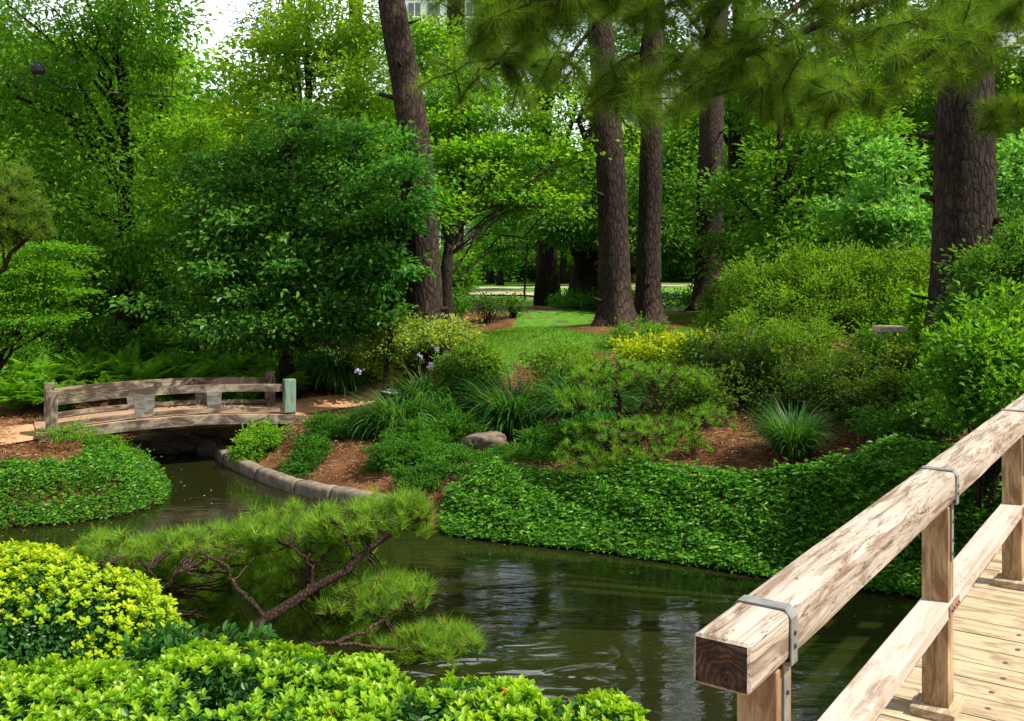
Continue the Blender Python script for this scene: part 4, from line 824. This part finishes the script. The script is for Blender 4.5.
niwaki('trained_pine', 'low trained pine leaning over the water beside the golden bush', b0,
       [([(186, 790, 4.6), (190, 720, 4.65), (199, 676, 4.7), (233, 655, 4.75), (262, 622, 4.85), (299, 599, 4.95), (345, 570, 5.0), (374, 546, 5.05), (426, 516, 5.1)], .046, .011),
        ([(264, 620, 4.85), (250, 600, 4.85), (233, 582, 4.9), (226, 566, 4.9), (200, 553, 4.95)], .017, .006),
        ([(345, 570, 5.0), (352, 555, 5.0), (345, 535, 5.0), (335, 522, 5)], .011, .005),
        ([(299, 599, 4.95), (312, 580, 5.0), (306, 560, 5.0), (290, 545, 5)], .012, .005),
        ([(215, 666, 4.7), (180, 640, 4.85), (155, 616, 4.95), (160, 592, 5.0), (183, 570, 5.0)], .022, .008),
        ([(157, 612, 4.95), (140, 598, 5.0), (123, 581, 5.0), (108, 565, 5)], .010, .005), ([(160, 592, 5), (155, 578, 5), (140, 560, 5)], .008, .004),
        ([(236, 654, 4.75), (290, 650, 4.7), (326, 643, 4.7), (389, 650, 4.75), (430, 652, 4.8)], .014, .006), ([(335, 643, 4.7), (362, 632, 4.8), (393, 612, 4.9), (415, 601, 4.9)], .011, .005)],
       [(115, 556, 50, 18, 5.3, 170), (175, 550, 40, 16, 5.35, 140), (220, 545, 46, 16, 5.3, 150), (262, 540, 56, 20, 5.45, 170), (370, 520, 60, 18, 5.2, 230), (310, 530, 60, 20, 5.3, 200), (408, 506, 30, 10, 5.15, 60), (372, 592, 58, 16, 5.1, 220), (330, 606, 40, 14, 5.25, 90), (438, 640, 42, 12, 4.9, 140), (402, 648, 26, 8, 4.85, 60), (185, 608, 54, 24, 5.55, 220), (250, 598, 50, 22, 5.6, 200), (300, 620, 50, 16, 5.4, 130), (210, 640, 50, 18, 5.4, 160), (270, 575, 50, 20, 5.5, 180), (150, 585, 40, 20, 5.4, 140), (340, 560, 40, 14, 5.4, 100), (345, 632, 34, 12, 5.2, 70), (95, 585, 34, 20, 5.3, 80)],
       .09, .0029, 5, tips_n=50, dens=.62)
b1 = P(624, 440, 13.2); b1[2] = hz(b1[0], b1[1])
niwaki('trained_pine', 'cloud pruned little pine standing in the groundcover across the pond', b1,
       [([(640, 470, 13.2), (622, 432, 13.3), (620, 410, 13.3), (618, 388, 13.3), (612, 372, 13.3)], .05, .02), ([(622, 415, 13.3), (640, 408, 13.2), (659, 390, 13.2), (684, 378, 13.2)], .028, .012),
        ([(619, 398, 13.3), (606, 385, 13.3), (590, 378, 13.3)], .022, .01), ([(618, 412, 13.3), (600, 405, 13.2), (575, 408, 13.2)], .02, .01), ([(640, 462, 13.1), (667, 441, 13.2), (706, 421, 13.4), (722, 416, 13.4)], .03, .012),
        ([(630, 440, 13.2), (600, 436, 13.0), (572, 448, 12.9)], .02, .008), ([(636, 452, 13.1), (640, 440, 12.9), (655, 436, 12.9)], .02, .008)],
       [(620, 373, 48, 12, 13.3, 150), (672, 378, 42, 12, 13.3, 120), (592, 385, 30, 12, 13.3, 70), (575, 402, 28, 12, 13.1, 80), (610, 432, 50, 13, 13.0, 140), (660, 428, 42, 13, 13.1, 110), (708, 418, 30, 12, 13.4, 80), (580, 455, 26, 12, 12.8, 80), (637, 458, 34, 12, 12.8, 100), (590, 470, 24, 8, 12.7, 50), (680, 445, 34, 12, 13.1, 80)],
       .11, .0058, 6, mat='needle_mid', tips_n=32, dens=.7)
# pine bough at the frame edge
b2 = np.array([-6.6, 8.6, 1.0]); b2[2] = hz(b2[0], b2[1]) if sdist(np.array([b2[0]]), np.array([b2[1]]))[0] > 0 else 0
b2 = np.array([-7.8, 13.3, 0.]); b2[2] = hz(b2[0], b2[1])
niwaki('slender_pine', 'slender young pine reaching in from the frame edge above the maple', b2,
       [([(-75, 480, 13.3), (-60, 400, 13.2), (-30, 310, 13.2), (0, 270, 13.1), (22, 243, 13.1), (46, 222, 13.1)], .06, .018), ([(5, 264, 13.1), (0, 230, 13.1), (10, 200, 13)], .02, .01), ([(22, 243, 13), (14, 220, 13), (30, 195, 13)], .02, .01)],
       [(12, 208, 34, 26, 13.0, 110), (30, 232, 24, 16, 13.1, 60), (-10, 240, 30, 26, 13.1, 70), (5, 180, 30, 18, 13.0, 60)], .16, .007, 8, mat='bough', tips_n=34)

# ------------------------------------------------------------------ NEAR SHRUBS
def rosette_bush(name, label, cen, rad, ntip, L, mat, inner, seed, tilt=.75, k=8, zmin=None, lump=.05, wr=.48, cond=None, cat='bush', flat=False, inner_n=1.2):
    rng = rg(seed); cen = np.array(cen); base = np.array([cen[0], cen[1], hz(cen[0], cen[1])]); t = empty(name, base, label, cat)
    u = unit(rng.normal(size=(ntip * 2, 3))); u = u[u[:, 2] > -.35][:ntip]
    lp = 1 + lump * (np.sin(u[:, 0] * 9 + seed) + np.cos(u[:, 1] * 7) + np.sin(u[:, 2] * 11)); 
    if flat: e = np.abs(u) ** .55 * np.sign(u)
    else: e = u
    p = cen + e * rad * lp[:, None] * rng.uniform(.94, 1.03, len(u))[:, None]
    if cond is not None: kk = cond(p); p = p[kk]; u = u[kk]
    nrm = unit(u * (1 / np.asarray(rad)) + [0, 0, .6]); m = len(p); pr = np.repeat(p, k, 0); nr = np.repeat(nrm, k, 0)
    a = np.tile(np.arange(k) * 2.399, m) + np.repeat(rng.uniform(0, 6.28, m), k); q1 = unit(np.cross(nr, [0.3, .1, 1.])); q2 = np.cross(nr, q1)
    rad_ = q1 * np.cos(a)[:, None] + q2 * np.sin(a)[:, None]; lev = np.tile(np.linspace(0, 1, k), m)[:, None]
    ax = nr * (tilt * (.35 + lev * .9)) + rad_ + rng.normal(size=(m * k, 3)) * .18; nm = nr - rad_ * .35
    g = Geo(); tipr = np.repeat(rng.uniform(0, .5, m), k); r = np.clip(tipr + .35 * lev[:, 0] + rng.uniform(0, .15, m * k), 0, .985)
    if mat == 'hedge': r[rng.uniform(size=m * k) > .9985] = 1.0
    g.leaves(pr - nr * (1 - lev) * L * .5, ax, nm, L * rng.uniform(.75, 1.15, m * k), wr, r, .10, 6)
    g.build('foliage', G[mat], t, False, base)
    n2 = int(ntip * inner_n) * 4; u2 = unit(rng.normal(size=(n2, 3))); u2 = u2[u2[:, 2] > -.6]; e2 = (np.abs(u2) ** .55 * np.sign(u2)) if flat else u2
    c = cen + e2 * rad * rng.uniform(.72, .97, len(u2))[:, None]; g = Geo(); n2 = len(c)
    g.leaves(c, rng.normal(size=(n2, 3)) + u2 * .7, rng.normal(size=(n2, 3)) * .6 + u2, L * rng.uniform(.8, 1.2, n2), wr, rng.uniform(0, 1, n2), .1, 6)
    g.build('old_leaves', G[inner], t, False, base)
    g = Geo()
    for q in range(30):
        e_ = cen + unit(rng.normal(size=3) + [0, 0, .5]) * rad * .85; g.tube(bezier(base + rng.normal(size=3) * .03, e_, 6, .02, .01, q), np.linspace(.014, .004, 6), 5)
    g.build('stem', G['bark'], t, False, base); return t
rosette_bush('golden_bush', 'rounded bush of golden yellow shoots beside the low trained pine', (-2.52, 4.75, 1.20), np.array([1.0, .85, .71]), 7800, .027, 'gold', 'inner', 1,
             cond=lambda p: (np.sin(p[:, 0] * 5 + p[:, 2] * 7) + np.sin(p[:, 0] * 11 - p[:, 2] * 9 + 2) + (p[:, 0] + 2.58) * 2.8 + (p[:, 2] - 1.5) * 3.8 + .35) > -.25 + rg(3).normal(size=len(p)) * .7 + 9 * ((np.linalg.norm((p - [-2.0, 4.12, 1.66]) / [.46, .5, .26], axis=1) + .22 * rg(5).normal(size=len(p))) < .85), k=7, inner_n=2.6, wr=.62, lump=.028)
hx = [(-1.95, 3.5, .66, .5, 'wide fresh green hedge bush below the golden bush'), (-1.05, 3.62, .62, .5, 'fresh green hedge bush under the trunk of the low pine'), (-.35, 3.5, .5, .46, 'low fresh green hedge bush in the bottom row before the water'), (.16, 3.42, .36, .40, 'smallest fresh green hedge bush next to the rail end')]
for k, (x, y, rx, ry, lab) in enumerate(hx):
    top = [1.75, 1.78, 1.74, 1.72][k]
    rosette_bush('hedge_bush', lab, (x, y, top - .42), np.array([rx, ry, .42]), int(6800 * rx), .033, 'hedge', 'inner', 20 + k, tilt=1.1, k=8, flat=True, cat='hedge bush', inner_n=1.6, wr=.62)
bush('glossy_shrub', 'small glossy dark shrub under the bent trunk of the low pine', [(215, 660, 44, 22, 4.4), (160, 662, 30, 18, 4.4)], 'inner', .05, 20, .07, .45, .8, 40, shape=6)

# ------------------------------------------------------------------ BROADLEAF TREES
tree('broadleaf_tree', 'large leafy tree holding the dark lamp above the frame edge maple', P(130, 330, 21.8), .22, P(120, -60, 21.5),
     [(50, 20, 120, 90, 21), (140, 30, 44, 80, 21), (40, 160, 100, 70, 20.5), (120, 210, 70, 70, 20.5), (80, 255, 60, 40, 20), (-40, 110, 90, 160, 21)], 'light', .14, 84, .62, .40, .55, .45, 1, limbs=20, per=1.1)
tree('broadleaf_tree', 'sunlit leafy tree behind the lamp tree beside the patch of sky', P(170, 310, 28), .2, P(160, -60, 28), [(135, 50, 38, 100, 27), (165, 180, 50, 70, 27), (160, 265, 60, 40, 27)], 'bright', .16, 60, .55, .5, .6, .3, 2)
tree('glossy_tree', 'dense dark glossy tree branching to the ground behind the bridge', P(290, 352, 18.8), .16, P(290, 130, 18.8),
     [(285, 225, 78, 60, 18.6), (232, 190, 44, 40, 18.9), (262, 300, 96, 52, 18.4), (285, 328, 88, 24, 18.1), (340, 165, 50, 44, 18.8), (300, 135, 30, 30, 18.9), (355, 255, 40, 50, 18.3), (345, 315, 40, 26, 18.2), (215, 240, 36, 30, 18.6)], 'dark', .115, 84, .40, .5, .42, .15, 3, shape=6, per=.95)
tree('broadleaf_tree', 'light green young tree squeezed between the lamp tree and the dark glossy tree', P(196, 318, 21), .07, P(190, 150, 21), [(190, 150, 34, 44, 20.8), (185, 215, 34, 44, 20.6), (200, 275, 30, 34, 20.6)], 'bright', .12, 60, .36, .5, .4, .25, 34, per=.7)
tree('small_maple', 'small tree with soft green sprays hanging across the leaning pine trunk', P(384, 332, 18.2), .05, P(398, 220, 18.2), [(404, 188, 34, 52, 18.1), (392, 262, 24, 44, 18.2), (375, 235, 26, 34, 18.0)], 'cool', .13, 60, .34, .55, .4, .2, 33, upb=1.4, per=.6)
tree('broadleaf_tree', 'yellow green tree above the dark glossy tree', P(300, 300, 26), .2, P(310, 0, 26), [(335, 95, 78, 58, 26), (262, 62, 34, 36, 26), (298, 48, 44, 34, 26), (370, 150, 60, 70, 25), (250, 130, 40, 50, 26), (330, 20, 60, 30, 26, 20)], 'yellowgreen', .15, 60, .5, .5, .6, .2, 4)
tree('layered_maple', 'broad layered bright maple between leaning pine and twin pines', P(452, 312, 21.2), .16, P(470, 60, 22.5),
     [(490, 100, 90, 50, 23), (440, 60, 52, 40, 23.5), (425, 42, 30, 16, 23), (540, 165, 52, 45, 22.5), (470, 180, 70, 40, 22), (530, 202, 48, 18, 22), (430, 215, 30, 20, 20.8), (440, 150, 60, 50, 22)], 'bright', .13, 70, .5, .6, .3, .12, 5, limbs=26, upb=1.6, limbr=.2,
     trunk_pts=[P(447, 322, 21), P(446, 280, 21), P(450, 240, 21.2), P(462, 180, 21.8), P(470, 100, 22.3)])
tree('tall_conifer', 'tall dark tree closing the view above the layered maple', P(548, 300, 34), .35, P(540, -160, 34), [(545, 50, 60, 70, 33), (540, -60, 60, 70, 33), (440, -85, 60, 45, 33, 40), (500, -20, 40, 26, 33, 12)], 'deep', .2, 55, .8, .3, .5, .4, 6)
tree('shade_tree', 'shady green tree filling the gap behind the twin pines', P(588, 297, 31), .62, P(600, 60, 31), [(600, 200, 60, 50, 30), (690, 215, 60, 50, 30), (650, 235, 40, 16, 29, 24), (610, 90, 40, 70, 32), (575, 222, 34, 18, 29, 16)], 'deep', .17, 55, .6, .5, .5, .3, 7)
tree('shade_tree', 'rounded mid green tree uphill of the feathery hedge', P(775, 305, 24), .2, P(780, 90, 24), [(795, 190, 62, 80, 25), (722, 215, 20, 46, 25.5), (780, 240, 40, 40, 24.5), (850, 160, 56, 70, 24), (820, 235, 50, 30, 23)], 'mid', .15, 60, .5, .5, .6, .25, 8)
tree('sunlit_maple', 'sunlit light green maple touching the thick pine trunk', P(885, 290, 20), .08, P(885, 170, 20), [(885, 185, 34, 40, 19.5), (858, 222, 30, 28, 19.3), (912, 235, 34, 30, 19)], 'cool2', .14, 60, .36, .6, .5, .2, 9)
tree('sunlit_maple', 'sunlit light green tree on the far side of the thick pine', P(1030, 290, 19), .1, P(1030, 100, 19), [(1025, 190, 40, 62, 18.5), (1060, 240, 40, 40, 18.5)], 'cool2', .14, 60, .38, .6, .5, .2, 10)
tree('tall_tree', 'tall dark tree high behind the sunlit maple', P(900, 300, 33), .4, P(900, -150, 33), [(880, 60, 110, 90, 32), (800, -60, 110, 100, 32), (940, -120, 120, 110, 32), (780, 90, 70, 60, 32)], 'deep', .22, 55, .85, .45, .6, .3, 11)
tree('tall_tree', 'tall dark tree behind the thick pine at the frame edge', P(1040, 300, 30), .4, P(1040, -150, 30), [(1030, 50, 80, 110, 29), (1060, -120, 110, 110, 29), (990, 130, 60, 70, 29)], 'deep', .22, 55, .8, .45, .6, .3, 12)
tree('tall_tree', 'tall green tree with high crown behind the shaded pine trunk', P(735, 300, 36), .4, P(740, -150, 36), [(745, 70, 40, 60, 35), (700, -90, 100, 70, 35), (740, -180, 120, 80, 35), (650, 20, 40, 60, 36)], 'mid', .22, 55, .85, .45, .6, .3, 13)
tree('japanese_maple', 'low lime green japanese maple in flat layers at the frame edge', P(-30, 360, 15.2), .09, P(0, 270, 15), [(10, 262, 52, 14, 15, 26), (40, 272, 32, 10, 14.8, 18), (20, 290, 54, 12, 14.8, 30), (-10, 312, 60, 12, 14.8, 26), (30, 318, 40, 12, 14.6, 18), (-20, 335, 50, 14, 14.6, 20), (52, 250, 22, 8, 15, 10)], 'bright2', .065, 80, .3, .4, .16, .3, 14, limbs=30, upb=1.8, per=.6)
# understory shrubs in the shade
US = []
for k, mt in enumerate(('deep', 'mid', 'mid', 'bright')):
    rng = rg(400 + k); g = Geo(); cs, us = ell(rng, 150, (0, 0, .75), (1.3, 1.0, .95), .5); kk = cs[:, 2] > .02; clump_leaves(g, cs[kk], us[kk], .34, 60, .15, .5, rng, .7)
    m_ = g.mesh('understory_shrub'); m_.materials.append(G[mt]); US.append(m_)
rng = rg(410); spots = [(px, d) for px in range(-80, 300, 24) for d in (24.5, 30)] + [(px, 28) for px in range(300, 440, 26)] + [(px, 24) for px in range(790, 1120, 27)] + [(px, 31) for px in range(750, 1120, 27)]
for k, (px, d) in enumerate(spots):
    d = d + rng.uniform(-1.2, 1.2); p = P(px + rng.uniform(-8, 8), 0, d); o = bpy.data.objects.new('understory_shrub', US[k % 3]); COL.objects.link(o)
    s_ = rng.uniform(.8, 1.35); o.location = (p[0], p[1], hz(p[0], p[1]) - .05); o.scale = (s_, s_, s_ * rng.uniform(.9, 1.3)); o.rotation_euler.z = rng.uniform(0, 6)
    tag(o, 'shrub in the dim undergrowth beneath the broadleaf trees', 'shrub', 'undergrowth shrubs beneath the trees')
for k in range(34):
    x = -60 + k * 3.6 + rng.uniform(-1, 1); y = rng.uniform(90, 97); o = bpy.data.objects.new('distant_shrub', US[1 + k % 3]); COL.objects.link(o)
    s_ = rng.uniform(2.0, 3.2); o.location = (x, y, hz(x, y) - .1); o.scale = (s_, s_, s_ * .9); o.rotation_euler.z = k
    tag(o, 'far shrub in the belt beyond the lawn paths', 'shrub', 'far shrubs beyond the lawn paths')
tree('tall_conifer', 'dark conifer sprays high against the patch of sky', P(290, 300, 31), .22, P(292, -80, 31), [(292, 8, 46, 20, 30, 14), (262, 34, 26, 12, 30, 8), (300, -70, 60, 40, 30, 20)], 'deep', .14, 60, .5, .22, .4, .3, 36, per=.8)
# far tree belt: individuals from a few meshes
def proto(seed, mat):
    rng = rg(seed); g = Geo(); cs = []; us = []
    for k in range(7):
        c = np.array([rng.uniform(-2.4, 2.4), rng.uniform(-2, 2), rng.uniform(3.8, 9)]); p, u = ell(rng, 60, c, (2.4, 2.2, 1.9)); cs.append(p); us.append(u)
    cs = np.concatenate(cs); us = np.concatenate(us); clump_leaves(g, cs, us, .8, 44, .36, .5, rng, .6); b = Geo()
    b.tube(bezier((0, 0, -.2), (rng.normal() * .3, 0, 8), 10, 0, .05, seed), np.linspace(.36, .1, 10) * np.array([1.4] + [1] * 9), 10, .04, seed)
    for q in rng.choice(len(cs), 12, replace=False): b.tube(bezier((0, 0, rng.uniform(2.4, 5)), cs[q], 6, .2, .04, q), np.linspace(.12, .02, 6), 5)
    m1 = b.mesh('trunk', True); m1.materials.append(G['bark']); m2 = g.mesh('crown'); m2.materials.append(G[mat]); return m1, m2
PR = [proto(200 + k, m) for k, m in enumerate(('mid', 'deep', 'bright', 'mid', 'yellowgreen'))]
rng = rg(300); kinds = ['mid green', 'dark green', 'bright green', 'spreading green', 'yellow green']
def far_tree(x, y, s, k):
    t = empty('park_tree', (x, y, hz(x, y) - .1), f'{kinds[k]} park tree in the belt of trees beyond the lawn paths', 'tree', 'park trees beyond the lawn, ' + kinds[k], rng.uniform(0, 6.3))
    t.scale = (s, s, s * rng.uniform(.95, 1.15))
    for nm_, m in zip(('trunk', 'crown'), PR[k]): o = bpy.data.objects.new(nm_, m); COL.objects.link(o); o.parent = t
for k in range(15):
    x = -46 + k * 6.4 + rng.uniform(-1.5, 1.5); far_tree(x, rng.uniform(86, 98), rng.uniform(1.0, 1.3), k % 5)
for k, (px, d) in enumerate(((540, 62), (330, 46), (240, 44), (150, 40), (60, 38), (-30, 36), (700, 52), (770, 46), (860, 42), (960, 40), (1060, 38), (400, 50), (500, 80), (575, 78), (650, 76), (190, 60), (100, 56), (295, 62))):
    p = P(px, 0, d); far_tree(p[0], d, rng.uniform(.85, 1.05) * (.75 if 440 < px < 620 and d > 70 else 1), (k * 2 + 1) % 5)
p = P(525, 296, 40); t = empty('young_tree', (p[0], p[1], hz(p[0], p[1])), 'thin young tree on the grass between the two pale paths', 'tree')
g = Geo(); g.tube(bezier((0, 0, -.05), (.1, 0, 2.6), 8, 0, .03, 1), np.linspace(.05, .02, 8), 8); g.build('trunk', G['bark'], t)
g = Geo(); rr0 = rg(4); cc = rr0.normal(size=(22, 3)) * [.6, .6, .4] + [.1, 0, 2.5]; clump_leaves(g, cc, unit(cc - [0, 0, 2.2]), .35, 30, .1, .5, rr0); g.build('crown', G['deep'], t)

# ------------------------------------------------------------------ LAMP IN THE TREE, STONE BENCH, BUILDINGS
lp = P(38, 68, 18.8)
lm = empty('tree_lamp', lp, 'dark grey dome lamp on a bracket high in the leafy tree', 'lamp')
g = Geo(); g.tube([(0, 0, -.1), (0, 0, -.06), (0, 0, .02), (0, 0, .09), (0, 0, .13), (0, 0, .14)], [.11, .13, .13, .1, .05, .01], 18); g.build('housing', G['lamp_dark'], lm, False)
g = Geo(); g.tube([(.02, 0, -.08), (.16, .05, -.2), (.26, .4, -.3), (.5, 1.4, -.2), (1.7, 2.7, -.1)], .014, 8); g.tube([(-.06, 0, -.1), (-.06, 0, -.45)], .02, 8); g.build('bracket', G['lamp_dark'], lm)
p = P(892, 334, 14.7); z0 = hz(p[0], p[1]); be = empty('stone_bench', (p[0], p[1], z0), 'low pinkish stone slab bench among the azaleas', 'bench')
zt = P(890, 329, 14.7)[2] - z0
bevel_box('seat', (.42, .3, .085), G['bench_stone'], be, (-.03, 0, zt), .015)
for sx in (-.14, .09): bevel_box('leg', (.07, .2, max(.15, zt)), G['bench_stone'], be, (sx, 0, (zt - .03) / 2 - .02), .01)
def building(label, x0, x1, y, top, nx_, nz_, seed):
    cx = (x0 + x1) / 2; t = empty('apartment_building', (cx, y + 6, 1.8), label, 'building'); H = top - 1.8; Wd = x1 - x0
    bevel_box('wall', (Wd, 12, H), G['building'], t, (0, 0, H / 2), 0)
    bevel_box('roof', (Wd + 1, 13, .6), G['building'], t, (0, 0, H + .3), 0)
    g = Geo(); ww = Wd / nx_ * .30; hh = H / nz_ * .27; g.box((0, 0, 0), (ww, .08, hh)); wm = g.mesh('window'); wm.materials.append(G['glass'])
    f = Geo(); f.box((0, -.12, -hh - .12), (ww * 1.15, .16, .1)); f.box((0, -.1, 0), (.07, .05, hh)); fm = f.mesh('frame'); fm.materials.append(G['building'])
    for i_ in range(nx_):
        for j_ in range(nz_):
            o = bpy.data.objects.new('window', wm); COL.objects.link(o); o.parent = t; o.location = (-Wd / 2 + (i_ + .5) * Wd / nx_, -6.05, (j_ + .5) * H / nz_)
            q = bpy.data.objects.new('frame', fm); COL.objects.link(q); q.parent = o
building('white apartment tower rising behind the distant pine above the maple', -19, -1.5, 150, 58, 6, 15, 1)
building('white apartment building glimpsed between the twin pines', 15, 30, 160, 36, 5, 9, 2)
